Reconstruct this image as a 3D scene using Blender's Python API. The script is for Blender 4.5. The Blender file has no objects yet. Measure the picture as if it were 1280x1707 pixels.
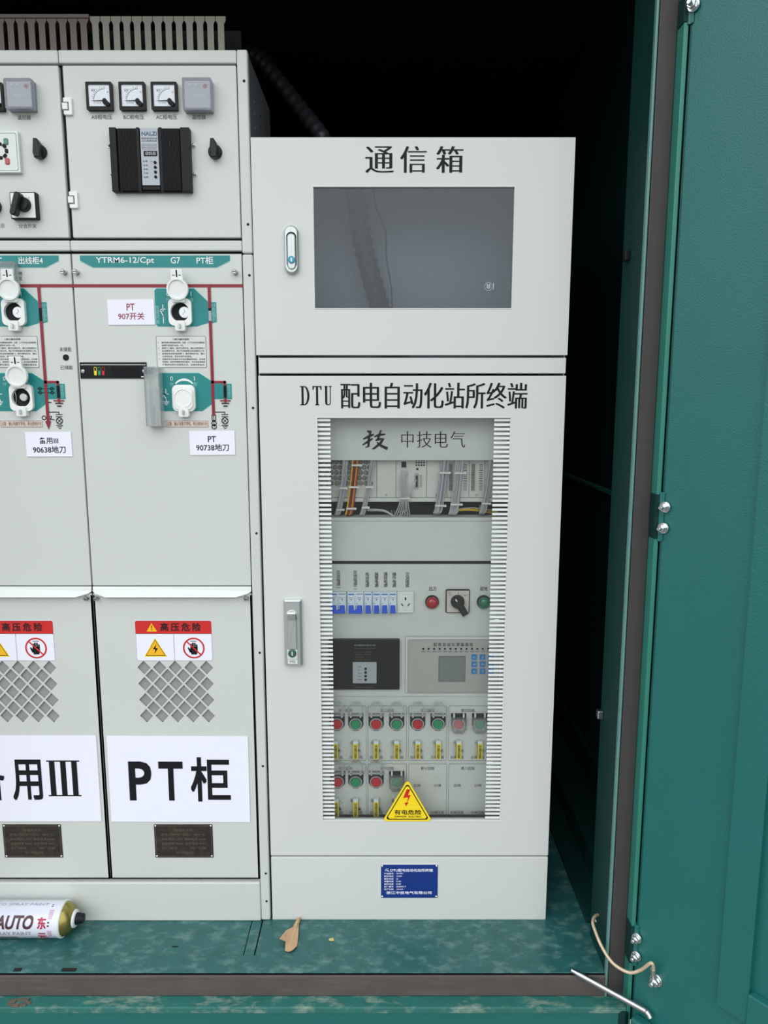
import bpy, bmesh, math, random
from mathutils import Vector, Matrix, Euler

random.seed(7)
SC = bpy.context.scene
COL = SC.collection

# ------------------------------------------------------------------ camera
W_PX, H_PX = 1280.0, 1707.0
FPX = 1200.0
PITCH = math.radians(8.77)
DIST = 1.5                     # camera to the cabinet fronts (plane Y = 0)
CAMH = 1.177                   # above the station floor
cam_data = bpy.data.cameras.new('camera')
cam = bpy.data.objects.new('camera', cam_data)
COL.objects.link(cam)
cam_data.sensor_fit = 'HORIZONTAL'
cam_data.sensor_width = 36.0
cam_data.lens = FPX / W_PX * 36.0
cam_data.clip_start = 0.02
cam.location = (0.0, -DIST, CAMH)
cam.rotation_euler = (math.radians(90) - PITCH, 0, 0)
SC.camera = cam

# ------------------------------------------------------------------ light
world = bpy.data.worlds.new('overcast_sky')
SC.world = world
world.use_nodes = True
wn = world.node_tree.nodes
wl = world.node_tree.links
wn.clear()
w_out = wn.new('ShaderNodeOutputWorld')
w_bg = wn.new('ShaderNodeBackground')
w_tc = wn.new('ShaderNodeTexCoord')
w_sep = wn.new('ShaderNodeSeparateXYZ')
w_map = wn.new('ShaderNodeMapRange')
w_map.inputs[1].default_value = -1.0
w_map.inputs[2].default_value = 1.0
w_rmp = wn.new('ShaderNodeValToRGB')
wl.new(w_tc.outputs['Generated'], w_sep.inputs[0])
wl.new(w_sep.outputs[2], w_map.inputs[0])
wl.new(w_map.outputs[0], w_rmp.inputs[0])
wl.new(w_rmp.outputs[0], w_bg.inputs[0])
wl.new(w_bg.outputs[0], w_out.inputs[0])
cr = w_rmp.color_ramp
cr.elements[0].position = 0.0
cr.elements[0].color = (0.15, 0.15, 0.145, 1)      # ground
cr.elements[1].position = 1.0
cr.elements[1].color = (1.0, 1.05, 1.12, 1)       # zenith
for p, c in ((0.47, (0.21, 0.21, 0.205, 1)), (0.53, (0.62, 0.65, 0.68, 1)), (0.68, (1.0, 1.03, 1.07, 1))):
    e = cr.elements.new(p)
    e.color = c
w_bg.inputs[1].default_value = 1.85

sun_d = bpy.data.lights.new('hazy_sun', 'SUN')
sun_d.energy = 0.55
sun_d.angle = math.radians(50)
sun_d.color = (1.0, 0.98, 0.95)
sun = bpy.data.objects.new('hazy_sun', sun_d)
COL.objects.link(sun)
sun.rotation_euler = Vector((0.42, 0.75, -0.62)).to_track_quat('-Z', 'Y').to_euler()

vs = SC.view_settings
vs.view_transform = 'Standard'
vs.look = 'None'
vs.gamma = 1.0
vs.use_curve_mapping = False
vs.exposure = -0.12
SC.display_settings.display_device = 'sRGB'

# ------------------------------------------------------------------ pixel -> place
CP, SP = math.cos(PITCH), math.sin(PITCH)

def ray(px, py):
    u = (px - W_PX / 2) / FPX
    v = (py - H_PX / 2) / FPX
    return Vector((u, CP - v * SP, -SP - v * CP))

CAM = Vector((0, -DIST, CAMH))

def at(px, py, Y=0.0):
    d = ray(px, py)
    return CAM + d * ((Y + DIST) / d.y)

def at_z(px, py, Z=0.0):
    d = ray(px, py)
    return CAM + d * ((Z - CAMH) / d.z)

def at_x(px, py, X):
    d = ray(px, py)
    return CAM + d * (X / d.x)

def zz(py, Y=0.0):
    return at(640, py, Y).z

def xx(px, py, Y=0.0):
    return at(px, py, Y).x

def R(x0, y0, x1, y1, Y=0.0):
    ym = (y0 + y1) / 2
    return xx(x0, ym, Y), xx(x1, ym, Y), zz(y1, Y), zz(y0, Y)      # x0,x1,z0,z1

def PX(n, py, Y=0.0):
    """size in metres of n pixels at that height on plane Y"""
    return n * (xx(641, py, Y) - xx(640, py, Y))

# ------------------------------------------------------------------ materials
def lin(c):
    c = c / 255.0
    return c / 12.92 if c <= 0.04045 else ((c + 0.055) / 1.055) ** 2.4

def rgb(r, g, b):
    return (lin(r), lin(g), lin(b), 1.0)

MATS = {}

def mat(name, col, rough=0.5, metal=0.0, var=0.0, vscale=8.0, bump=0.0, bscale=300.0, stains=None, coat=0.0, spec=0.5):
    m = bpy.data.materials.new(name)
    m.use_nodes = True
    n, l = m.node_tree.nodes, m.node_tree.links
    b = n['Principled BSDF']
    b.inputs['Base Color'].default_value = rgb(*col)
    b.inputs['Roughness'].default_value = rough
    b.inputs['Metallic'].default_value = metal
    b.inputs['Specular IOR Level'].default_value = spec
    if coat:
        b.inputs['Coat Weight'].default_value = coat
    tc = n.new('ShaderNodeTexCoord')
    src = None
    if var:
        t = n.new('ShaderNodeTexNoise')
        t.inputs['Scale'].default_value = vscale
        t.inputs['Detail'].default_value = 6
        l.new(tc.outputs['Object'], t.inputs['Vector'])
        mx = n.new('ShaderNodeMix')
        mx.data_type = 'RGBA'
        lo = [max(0, c * (1 - var)) for c in col]
        hi = [min(255, c * (1 + var)) for c in col]
        mx.inputs[6].default_value = rgb(*lo)
        mx.inputs[7].default_value = rgb(*hi)
        l.new(t.outputs['Fac'], mx.inputs[0])
        src = mx.outputs[2]
    if stains:
        scol, amount, sscale, stretch = stains
        t2 = n.new('ShaderNodeTexNoise')
        t2.inputs['Scale'].default_value = sscale
        t2.inputs['Detail'].default_value = 9
        t2.inputs['Roughness'].default_value = 0.68
        mp = n.new('ShaderNodeMapping')
        mp.inputs['Scale'].default_value = stretch
        l.new(tc.outputs['Object'], mp.inputs[0])
        l.new(mp.outputs[0], t2.inputs['Vector'])
        rp = n.new('ShaderNodeValToRGB')
        rp.color_ramp.elements[0].position = 0.50
        rp.color_ramp.elements[0].color = (0, 0, 0, 1)
        rp.color_ramp.elements[1].position = 0.72
        rp.color_ramp.elements[1].color = (amount, amount, amount, 1)
        l.new(t2.outputs['Fac'], rp.inputs[0])
        m2 = n.new('ShaderNodeMix')
        m2.data_type = 'RGBA'
        if src is not None:
            l.new(src, m2.inputs[6])
        else:
            m2.inputs[6].default_value = rgb(*col)
        m2.inputs[7].default_value = rgb(*scol)
        l.new(rp.outputs[0], m2.inputs[0])
        src = m2.outputs[2]
    if src is not None:
        l.new(src, b.inputs['Base Color'])
    if bump:
        t3 = n.new('ShaderNodeTexNoise')
        t3.inputs['Scale'].default_value = bscale
        t3.inputs['Detail'].default_value = 3
        l.new(tc.outputs['Object'], t3.inputs['Vector'])
        bp = n.new('ShaderNodeBump')
        bp.inputs['Strength'].default_value = bump
        bp.inputs['Distance'].default_value = 0.002
        l.new(t3.outputs['Fac'], bp.inputs['Height'])
        l.new(bp.outputs[0], b.inputs['Normal'])
    MATS[name] = m
    return m

def glass(name, tint, refl, rough=0.03, haze=0.0, hazecol=(200, 210, 210)):
    """thin clear sheet: tinted transparency + fresnel reflection (+ a pale haze, partly painted-in sheen)"""
    m = bpy.data.materials.new(name)
    m.use_nodes = True
    n, l = m.node_tree.nodes, m.node_tree.links
    n.clear()
    o = n.new('ShaderNodeOutputMaterial')
    tr = n.new('ShaderNodeBsdfTransparent')
    tr.inputs[0].default_value = (*tint, 1)
    gl = n.new('ShaderNodeBsdfGlossy')
    gl.inputs['Roughness'].default_value = rough
    gl.inputs['Color'].default_value = (1, 1, 1, 1)
    lw = n.new('ShaderNodeFresnel')
    lw.inputs[0].default_value = refl
    mx = n.new('ShaderNodeMixShader')
    l.new(lw.outputs[0], mx.inputs[0])
    l.new(tr.outputs[0], mx.inputs[1])
    l.new(gl.outputs[0], mx.inputs[2])
    last = mx.outputs[0]
    if haze:
        df = n.new('ShaderNodeBsdfDiffuse')
        df.inputs[0].default_value = rgb(*hazecol)
        m2 = n.new('ShaderNodeMixShader')
        m2.inputs[0].default_value = haze
        l.new(last, m2.inputs[1])
        l.new(df.outputs[0], m2.inputs[2])
        last = m2.outputs[0]
    l.new(last, o.inputs[0])
    MATS[name] = m
    return m

mat('cabinet_grey', (206, 211, 205), 0.42, var=0.012, vscale=5, bump=0.04, bscale=900)
mat('cabinet_grey_light', (211, 215, 210), 0.42, var=0.01, vscale=5, bump=0.04, bscale=900)
mat('edge_white', (222, 228, 224), 0.4)
mat('panel_grey', (216, 221, 214), 0.5, var=0.02, vscale=9, stains=((190, 194, 196), 0.3, 14, (1, 1, 1)))
mat('module_grey', (212, 213, 206), 0.45, var=0.02)
mat('box_inside', (196, 202, 206), 0.5, var=0.05)
mat('black', (14, 15, 19), 0.45, spec=0.2)
mat('gap_black', (8, 8, 8), 0.8)
mat('black_plastic', (22, 23, 25), 0.42, spec=0.22)
mat('knob_black', (30, 36, 34), 0.38, spec=0.3)
mat('dark_plate', (44, 40, 36), 0.28, var=0.25, vscale=40, stains=((88, 72, 58), 0.7, 45, (1, 1, 2)))
mat('plate_text', (104, 92, 78), 0.4)
mat('ink', (22, 22, 28), 0.6, spec=0.25)
mat('ink_soft', (84, 86, 86), 0.6)
mat('paper', (240, 241, 252), 0.75, var=0.006)
mat('white_plastic', (236, 240, 236), 0.35)
mat('white_matte', (232, 236, 234), 0.6)
mat('dial_white', (222, 230, 234), 0.4)
mat('teal_print', (24, 132, 130), 0.4)
mat('teal_soft', (150, 205, 200), 0.5)
mat('maroon', (138, 24, 48), 0.4)
mat('maroon_ink', (150, 40, 70), 0.5)
mat('brown_ink', (150, 100, 84), 0.5)
mat('pink_plate', (214, 206, 196), 0.5)
mat('sign_red', (206, 40, 36), 0.45)
mat('sign_black', (40, 14, 14), 0.5)
mat('sign_yellow', (248, 186, 26), 0.45)
mat('bright_yellow', (252, 222, 32), 0.4)
mat('yellow_tag', (246, 226, 44), 0.45)
mat('red_cap', (200, 24, 40), 0.3, coat=0.3)
mat('green_cap', (18, 150, 100), 0.3, coat=0.3)
mat('red_lens', (176, 14, 24), 0.15, coat=0.5)
mat('green_lens', (30, 116, 84), 0.15, coat=0.5)
mat('breaker_blue', (34, 92, 226), 0.35)
mat('breaker_white', (226, 238, 246), 0.35)
mat('key_blue', (52, 128, 200), 0.4)
mat('lcd', (126, 134, 126), 0.25, var=0.06, vscale=60)
mat('film_grey', (182, 182, 176), 0.35, var=0.01)
mat('controller_grey', (168, 174, 184), 0.4)
mat('strip_silver', (176, 182, 188), 0.4)
mat('chrome', (218, 222, 222), 0.22, metal=1.0)
mat('handle_silver', (206, 212, 210), 0.35, metal=0.75)
mat('steel', (190, 192, 192), 0.32, metal=1.0, var=0.06, vscale=60)
mat('zinc', (206, 208, 204), 0.34, metal=0.9)
mat('lock_blue', (70, 150, 180), 0.3, metal=0.4)
mat('lock_green', (70, 108, 98), 0.35, metal=0.4)
mat('nameplate_blue', (20, 52, 128), 0.3, var=0.08, vscale=30)
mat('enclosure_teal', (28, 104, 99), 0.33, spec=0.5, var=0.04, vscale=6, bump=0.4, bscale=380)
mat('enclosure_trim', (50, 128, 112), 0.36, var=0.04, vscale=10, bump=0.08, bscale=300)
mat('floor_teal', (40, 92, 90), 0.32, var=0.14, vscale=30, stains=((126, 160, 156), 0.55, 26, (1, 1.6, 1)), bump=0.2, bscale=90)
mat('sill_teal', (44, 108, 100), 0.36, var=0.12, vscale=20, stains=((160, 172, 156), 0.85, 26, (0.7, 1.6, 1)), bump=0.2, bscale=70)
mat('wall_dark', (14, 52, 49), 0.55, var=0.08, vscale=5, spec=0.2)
mat('trim_pale', (96, 140, 132), 0.36, var=0.08, vscale=20)
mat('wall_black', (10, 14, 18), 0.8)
mat('rubber', (62, 59, 59), 0.66, var=0.06, vscale=16)
mat('rubber_dusty', (84, 76, 73), 0.7, var=0.10, vscale=22, stains=((112, 102, 96), 0.5, 14, (0.4, 3, 3)))
mat('duct_grey', (140, 141, 126), 0.55, var=0.05)
mat('duct_brown', (108, 97, 90), 0.55, var=0.05)
mat('hose_black', (42, 44, 48), 0.4)
mat('slate_blue', (84, 106, 136), 0.5)
mat('side_grey', (96, 98, 102), 0.5)
mat('hole_mesh', (150, 152, 150), 0.6, var=0.06, vscale=60, bump=0.4, bscale=1400)
mat('wire_grey', (186, 188, 186), 0.4)
mat('wire_lilac', (176, 176, 192), 0.4)
mat('wire_yellow', (240, 196, 30), 0.4)
mat('wire_orange', (222, 96, 40), 0.4)
mat('wire_brown', (120, 60, 34), 0.4)
mat('wire_black', (28, 28, 28), 0.4)
mat('tie_white', (228, 228, 220), 0.45)
mat('terminal', (120, 116, 108), 0.4, var=0.35, vscale=90)
mat('can_white', (226, 228, 240), 0.22, var=0.02, vscale=20, coat=0.4)
mat('can_gold', (162, 148, 84), 0.28, metal=0.85)
mat('can_dark', (70, 44, 50), 0.4)
mat('can_pink', (196, 140, 164), 0.4)
mat('can_orange', (236, 150, 96), 0.4)
mat('can_lime', (206, 226, 170), 0.4)
mat('can_grey', (150, 156, 170), 0.4)
mat('can_red', (176, 34, 70), 0.4)
mat('leaf_tan', (192, 156, 120), 0.6, var=0.10, vscale=50, stains=((156, 112, 96), 0.7, 60, (1, 1, 1)))
mat('leaf_vein', (214, 180, 136), 0.6)
mat('leaf_yellow', (196, 184, 110), 0.6)
mat('copper_clear', (206, 186, 158), 0.3, metal=0.25, var=0.08, vscale=90)
mat('rust', (92, 84, 72), 0.8, var=0.3, vscale=40)
glass('pane_smoke', (0.75, 0.79, 0.81), 1.54, 0.02, 0.04, (126, 140, 148))
glass('pane_clear', (0.975, 0.985, 0.98), 1.36, 0.01, 0.012)
glass('acrylic', (0.95, 0.96, 0.965), 1.45, 0.06, 0.16, (230, 236, 236))
glass('acrylic_thin', (0.98, 0.985, 0.985), 1.4, 0.08, 0.17, (240, 246, 246))  # white haze paints in highlights on the clear covers
glass('acrylic_grey', (0.94, 0.95, 0.97), 1.45, 0.08, 0.25, (214, 220, 230))

# ------------------------------------------------------------------ outlines and lettering
def rrect(x0, x1, z0, z1, r, n=5):
    r = min(r, (x1 - x0) / 2 * 0.999, (z1 - z0) / 2 * 0.999)
    pts = []
    for cx, cz, a0 in ((x1 - r, z0 + r, -90), (x1 - r, z1 - r, 0), (x0 + r, z1 - r, 90), (x0 + r, z0 + r, 180)):
        for k in range(n + 1):
            a = math.radians(a0 + 90 * k / n)
            pts.append((cx + r * math.cos(a), cz + r * math.sin(a)))
    return pts

def rect(x0, x1, z0, z1):
    return [(x0, z0), (x1, z0), (x1, z1), (x0, z1)]

def circ(cx, cz, r, n=20, a0=0.0):
    return [(cx + r * math.cos(a0 + 2 * math.pi * k / n), cz + r * math.sin(a0 + 2 * math.pi * k / n)) for k in range(n)]

def inset(pts, d):
    """push a convex counter-clockwise outline inwards by d"""
    n = len(pts)
    out = []
    for i in range(n):
        p0, p1, p2 = Vector(pts[i - 1]), Vector(pts[i]), Vector(pts[(i + 1) % n])
        e1 = (p1 - p0)
        e2 = (p2 - p1)
        if e1.length < 1e-9 or e2.length < 1e-9:
            out.append(tuple(p1))
            continue
        n1 = Vector((-e1.y, e1.x)).normalized()
        n2 = Vector((-e2.y, e2.x)).normalized()
        b = n1 + n2
        if b.length < 1e-6:
            out.append(tuple(p1 + n1 * d))
            continue
        b.normalize()
        out.append(tuple(p1 + b * (d / max(0.3, b.dot(n1)))))
    return out

def _curve_to_geo(cu):
    ob = bpy.data.objects.new('lettering', cu)
    COL.objects.link(ob)
    dg = bpy.context.evaluated_depsgraph_get()
    ev = ob.evaluated_get(dg)
    me = ev.to_mesh()
    V = [tuple(v.co) for v in me.vertices]
    F = [tuple(p.vertices) for p in me.polygons]
    ev.to_mesh_clear()
    bpy.data.objects.remove(ob)
    bpy.data.curves.remove(cu)
    return V, F

_TXT = {}

def glyphs(s, bold=0.0, space=1.0):
    k = (s, bold, space)
    if k not in _TXT:
        cu = bpy.data.curves.new('lettering', 'FONT')
        cu.body = s
        cu.size = 1.0
        cu.offset = bold
        cu.resolution_u = 3
        cu.space_character = space
        _TXT[k] = _curve_to_geo(cu)
    return _TXT[k]

_PL = {}

def plate_geo(outer, holes, depth):
    cu = bpy.data.curves.new('lettering', 'CURVE')
    cu.dimensions = '2D'
    cu.fill_mode = 'BOTH'
    cu.extrude = depth / 2
    for pts in [outer] + holes:
        sp = cu.splines.new('POLY')
        sp.points.add(len(pts) - 1)
        for p, (a, b) in zip(sp.points, pts):
            p.co = (a, b, 0, 1)
        sp.use_cyclic_u = True
    return _curve_to_geo(cu)

# ------------------------------------------------------------------ mesh builder
class MB:
    def __init__(self, dx=0.0):
        self.bm = bmesh.new()
        self.mats = []
        self.dx = dx

    def mi(self, m):
        if m not in self.mats:
            self.mats.append(m)
        return self.mats.index(m)

    def geo(self, V, F, m, smooth=False, M=None):
        i = self.mi(m)
        vs_ = [self.bm.verts.new(M @ Vector(v) if M is not None else v) for v in V]
        for f in F:
            try:
                fc = self.bm.faces.new([vs_[k] for k in f])
                fc.material_index = i
                fc.smooth = smooth
            except ValueError:
                pass
        return self

    def box(self, x0, x1, y0, y1, z0, z1, m, bev=0.0, seg=2, M=None):
        V = [(x0, y0, z0), (x1, y0, z0), (x1, y1, z0), (x0, y1, z0), (x0, y0, z1), (x1, y0, z1), (x1, y1, z1), (x0, y1, z1)]
        F = [(3, 2, 1, 0), (4, 5, 6, 7), (0, 1, 5, 4), (1, 2, 6, 5), (2, 3, 7, 6), (3, 0, 4, 7)]
        if not bev:
            return self.geo(V, F, m, M=M)
        t = bmesh.new()
        tv = [t.verts.new(v) for v in V]
        for f in F:
            t.faces.new([tv[k] for k in f])
        bmesh.ops.bevel(t, geom=t.edges[:], offset=bev, segments=seg, affect='EDGES', profile=0.5)
        t.verts.index_update()
        V2 = [tuple(v.co) for v in t.verts]
        F2 = [tuple(v.index for v in f.verts) for f in t.faces]
        t.free()
        return self.geo(V2, F2, m, M=M)

    def prism(self, pts, yb, yf, m, cham=0.0, smooth=False, M=None):
        """outline in x,z extruded from yb (back) to yf (front, towards -Y) with a chamfered front edge"""
        n = len(pts)
        loops = [(pts, yb)]
        if cham:
            loops.append((pts, yf + cham))
            loops.append((inset(pts, cham), yf))
        else:
            loops.append((pts, yf))
        V, F = [], []
        for p, y in loops:
            V += [(a, y, b) for a, b in p]
        for k in range(len(loops) - 1):
            for i in range(n):
                j = (i + 1) % n
                F.append((k * n + j, k * n + i, (k + 1) * n + i, (k + 1) * n + j)[::-1])
        F.append(tuple(range((len(loops) - 1) * n, len(loops) * n)))
        F.append(tuple(range(n))[::-1])
        return self.geo(V, F, m, smooth, M)

    def ring(self, outer, inner, yb, yf, m, M=None):
        n = len(outer)
        V = [(a, yf, b) for a, b in outer] + [(a, yf, b) for a, b in inner] + [(a, yb, b) for a, b in outer] + [(a, yb, b) for a, b in inner]
        F = []
        for i in range(n):
            j = (i + 1) % n
            F += [(i, j, n + j, n + i), (2 * n + i, 3 * n + i, 3 * n + j, 2 * n + j), (2 * n + i, 2 * n + j, j, i), (n + i, n + j, 3 * n + j, 3 * n + i)]
        return self.geo(V, F, m, M=M)

    def plate(self, outer, holes, yb, yf, m):
        V, F = plate_geo(outer, holes, abs(yb - yf))
        ym = (yb + yf) / 2
        return self.geo([(a, ym - c, b) for a, b, c in V], F, m)

    def flat(self, pts, y, m):
        return self.geo([(a, y, b) for a, b in pts], [tuple(range(len(pts)))], m)

    def lathe(self, cx, cz, prof, m, n=20, smooth=True, M=None, cap=True):
        """profile of (radius, y) turned about the Y axis through (cx, cz)"""
        V, F = [], []
        for r, y in prof:
            V += [(cx + r * math.cos(2 * math.pi * k / n), y, cz + r * math.sin(2 * math.pi * k / n)) for k in range(n)]
        for i in range(len(prof) - 1):
            for k in range(n):
                j = (k + 1) % n
                F.append((i * n + k, i * n + j, (i + 1) * n + j, (i + 1) * n + k))
        self.geo(V, F, m, smooth, M)
        if cap:
            for i in (0, len(prof) - 1):
                r, y = prof[i]
                if r > 1e-6:
                    self.geo([(cx + r * math.cos(2 * math.pi * k / n), y, cz + r * math.sin(2 * math.pi * k / n)) for k in range(n)], [tuple(range(n))], m, False, M)
        return self

    def tube(self, pts, r, m, n=8, sub=6, radii=None, closed_ends=True):
        P = [Vector(p) for p in pts]
        if sub > 1 and len(P) > 2:
            Q = []
            for i in range(len(P) - 1):
                p0 = P[max(i - 1, 0)]
                p1, p2 = P[i], P[i + 1]
                p3 = P[min(i + 2, len(P) - 1)]
                for k in range(sub):
                    t = k / sub
                    Q.append(0.5 * ((2 * p1) + (p2 - p0) * t + (2 * p0 - 5 * p1 + 4 * p2 - p3) * t * t + (-p0 + 3 * p1 - 3 * p2 + p3) * t ** 3))
            Q.append(P[-1])
            P = Q
        V, F = [], []
        prev = None
        for i, p in enumerate(P):
            tan = (P[min(i + 1, len(P) - 1)] - P[max(i - 1, 0)]).normalized()
            if prev is None:
                up = Vector((0, 0, 1)) if abs(tan.z) < 0.9 else Vector((0, 1, 0))
                a = tan.cross(up).normalized()
            else:
                a = (prev - tan * prev.dot(tan)).normalized()
            prev = a
            b = tan.cross(a)
            rr = r if radii is None else radii(i / max(1, len(P) - 1), i)
            V += [tuple(p + (a * math.cos(2 * math.pi * k / n) + b * math.sin(2 * math.pi * k / n)) * rr) for k in range(n)]
        for i in range(len(P) - 1):
            for k in range(n):
                j = (k + 1) % n
                F.append((i * n + k, i * n + j, (i + 1) * n + j, (i + 1) * n + k))
        self.geo(V, F, m, True)
        if closed_ends:
            self.geo(V[:n], [tuple(range(n))], m)
            self.geo(V[-n:], [tuple(range(n))], m)
        return self

    def line(self, pts, w, y, m):
        """flat printed polyline of width w in the x,z plane"""
        for (a, b), (c, d) in zip(pts[:-1], pts[1:]):
            v = Vector((c - a, d - b))
            if v.length < 1e-9:
                continue
            e = v.normalized() * (w * 0.5)
            q = Vector((-e.y, e.x))
            self.flat([(a - e.x + q.x, b - e.y + q.y), (a - e.x - q.x, b - e.y - q.y), (c + e.x - q.x, d + e.y - q.y), (c + e.x + q.x, d + e.y + q.y)][::-1], y, m)
        return self

    def stroke(self, pts, ws, y, m):
        """brush stroke with a width at each point"""
        L, Rr = [], []
        for i, p in enumerate(pts):
            a = Vector(pts[max(i - 1, 0)])
            b = Vector(pts[min(i + 1, len(pts) - 1)])
            t = (b - a).normalized()
            q = Vector((-t.y, t.x)) * ws[i] / 2
            L.append((p[0] + q.x, p[1] + q.y))
            Rr.append((p[0] - q.x, p[1] - q.y))
        for i in range(len(pts) - 1):
            self.flat([Rr[i], Rr[i + 1], L[i + 1], L[i]], y, m)
        return self

    def text(self, s, x0, x1, z0, z1, y, m, bold=0.0, serif=0.0, slant=0.0, space=1.0, curve=None):
        heavy = 0.0
        if bold > 0.0125:
            heavy, bold = bold, 0.0
        V, F = glyphs(s, bold, space)
        if not V:
            return self
        xs = [v[0] for v in V]
        zs = [v[1] for v in V]
        a, b, c, d = min(xs), max(xs), min(zs), max(zs)
        sx = (x1 - x0) / max(1e-6, b - a)
        sz = (z1 - z0) / max(1e-6, d - c)
        if heavy:
            hx, hz = heavy / (b - a + 2 * heavy), heavy / (d - c + 2 * heavy)
            x0, x1, z0, z1 = x0 + (x1 - x0) * hx, x1 - (x1 - x0) * hx, z0 + (z1 - z0) * hz, z1 - (z1 - z0) * hz
            sx = (x1 - x0) / max(1e-6, b - a)
            sz = (z1 - z0) / max(1e-6, d - c)
            shifts = [(heavy * i_, heavy * j_) for i_ in (-1, 1) for j_ in (-1, 1)] + [(0, 0)]
        elif serif:
            shifts = [(serif * q, 0) for q in (-1, -0.5, 0, 0.5, 1)]
        else:
            shifts = [(0, 0)]
        for q_, (sh, sv) in enumerate(shifts):
            step = q_ * 0.00003
            P2 = [(x0 + (v[0] - a + sh + slant * (v[1] - c)) * sx, z0 + (v[1] - c + sv) * sz) for v in V]
            if curve:
                t = bmesh.new()
                tv = [t.verts.new((p[0], 0, p[1])) for p in P2]
                for f in F:
                    try:
                        t.faces.new([tv[k] for k in f])
                    except ValueError:
                        pass
                zc = z0
                while zc < z1:
                    zc += 0.0025
                    bmesh.ops.bisect_plane(t, geom=t.verts[:] + t.edges[:] + t.faces[:], plane_co=(0, 0, zc), plane_no=(0, 0, 1))
                t.verts.index_update()
                Q = []
                for v in t.verts:
                    cx_, cy_, cz_ = curve(v.co.x, v.co.z)
                    Q.append((cx_, cy_ - step, cz_ + step * .5))
                self.geo(Q, [tuple(v.index for v in f.verts) for f in t.faces], m)
                t.free()
            else:
                self.geo([(p[0], y - step, p[1]) for p in P2], F, m)
        return self

    def char(self, s, cx, cz, size, y, m, bold=0.0, serif=0.0, wid=1.0):
        """one character in its em square"""
        R0, _ = glyphs('国')
        xs = [v[0] for v in R0]
        zs = [v[1] for v in R0]
        w0 = max(xs) - min(xs)
        mx, mz = (max(xs) + min(xs)) / 2, (max(zs) + min(zs)) / 2
        heavy = bold if bold > 0.0125 else 0.0
        V, F = glyphs(s, 0.0 if heavy else bold)
        for q_, (sh, sv) in enumerate([(0, 0)] if not heavy else [(heavy, heavy), (-heavy, heavy), (heavy, -heavy), (-heavy, -heavy), (0, 0)]):
            self.geo([(cx + (v[0] - mx + sh) / w0 * size * wid, y - q_ * 0.00003, cz + (v[1] - mz + sv) / w0 * size) for v in V], F, m)
        return self

    def vtext(self, s, cx, z0, z1, y, m, bold=0.0, wid=1.0):
        n = len(s)
        st = (z1 - z0) / n
        for k, ch in enumerate(s):
            self.char(ch, cx, z1 - st * (k + 0.5), st * 0.9, y, m, bold, wid=wid)
        return self

    def build(self, name, parent=None, label=None):
        me = bpy.data.meshes.new(name)
        off = ORIGIN.get(parent, Vector((0, 0, 0))) if parent is not None else Vector((0, 0, 0))
        sh = Vector((self.dx, 0, 0)) - off
        if sh.length > 0:
            bmesh.ops.translate(self.bm, verts=self.bm.verts[:], vec=sh)
        self.bm.to_mesh(me)
        self.bm.free()
        for m in self.mats:
            me.materials.append(MATS[m])
        o = bpy.data.objects.new(name, me)
        COL.objects.link(o)
        if parent is not None:
            o.parent = parent
            ORIGIN[o] = off
        if label:
            o['label'] = label
        return o

ORIGIN = {}

def tag(o, label, cat, group=None):
    o['label'] = label
    o['category'] = cat
    if group:
        o['group'] = group
    return o

def thing(name, label, cat, loc=(0, 0, 0), group=None, rotz=0.0, local=False):
    o = bpy.data.objects.new(name, None)
    o.empty_display_size = 0.05
    COL.objects.link(o)
    o.location = loc
    o.rotation_euler = (0, 0, rotz)
    ORIGIN[o] = Vector((0, 0, 0)) if local else Vector(loc)
    return tag(o, label, cat, group)

def struct(mb, name, parent=None):
    o = mb.build(name, parent)
    if parent is None:
        o['kind'] = 'structure'
    return o

def bolt(mb, x, z, y, r, m='chrome', stud=True, M=None):
    """washer, hex nut and threaded stud pointing to -Y"""
    mb.lathe(x, z, [(r, y), (r, y - r * 0.18), (r * 0.92, y - r * 0.24)], m, 20, M=M)
    mb.lathe(x, z, [(r * 0.86, y - r * 0.24), (r * 0.86, y - r * 0.42)], m, 20, M=M)
    h = circ(x, z, r * 0.74, 6, 0.3)
    mb.prism(h, y - r * 0.40, y - r * 1.05, m, r * 0.1, M=M)
    if stud:
        mb.lathe(x, z, [(r * 0.40, y - r * 1.0), (r * 0.40, y - r * 1.6), (r * 0.3, y - r * 1.72)], m, 12, M=M)

# ================================================================== ENCLOSURE
YF = -0.165                     # plane of the door seal
XJ = 0.460                      # inner face of the right jamb
Z_TOP = zz(-14, YF)
XL = -1.06                      # left end of the enclosure
YB = 1.70                       # back wall
ZC = 2.20                       # ceiling

# floor: plates with open joints, front lip
s1 = at_z(412, 1567).x
s2 = at_z(430, 1567).x
m = MB()
for a, b in ((XL, s1 - 0.001), (s1 + 0.001, s2 - 0.0015), (s2 + 0.0015, 0.62)):
    m.box(a, b, -0.118, YB, -0.012, 0.0, 'floor_teal')
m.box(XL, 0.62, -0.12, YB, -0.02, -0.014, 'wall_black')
m.box(XL, 0.56, YF, -0.118, -0.02, 0.0015, 'floor_teal', 0.0012)
floor = struct(m, 'floor')
for px in ((23, 36), (103, 127)):
    m = MB()
    c0 = at_z(px[0], 1618)
    c1 = at_z(px[1], 1618)
    m.box(c0.x, c1.x, c0.y - 0.004, c0.y + 0.005, 0.0010, 0.0021, 'gap_black')
    m.build('drain_slot', floor)

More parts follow.
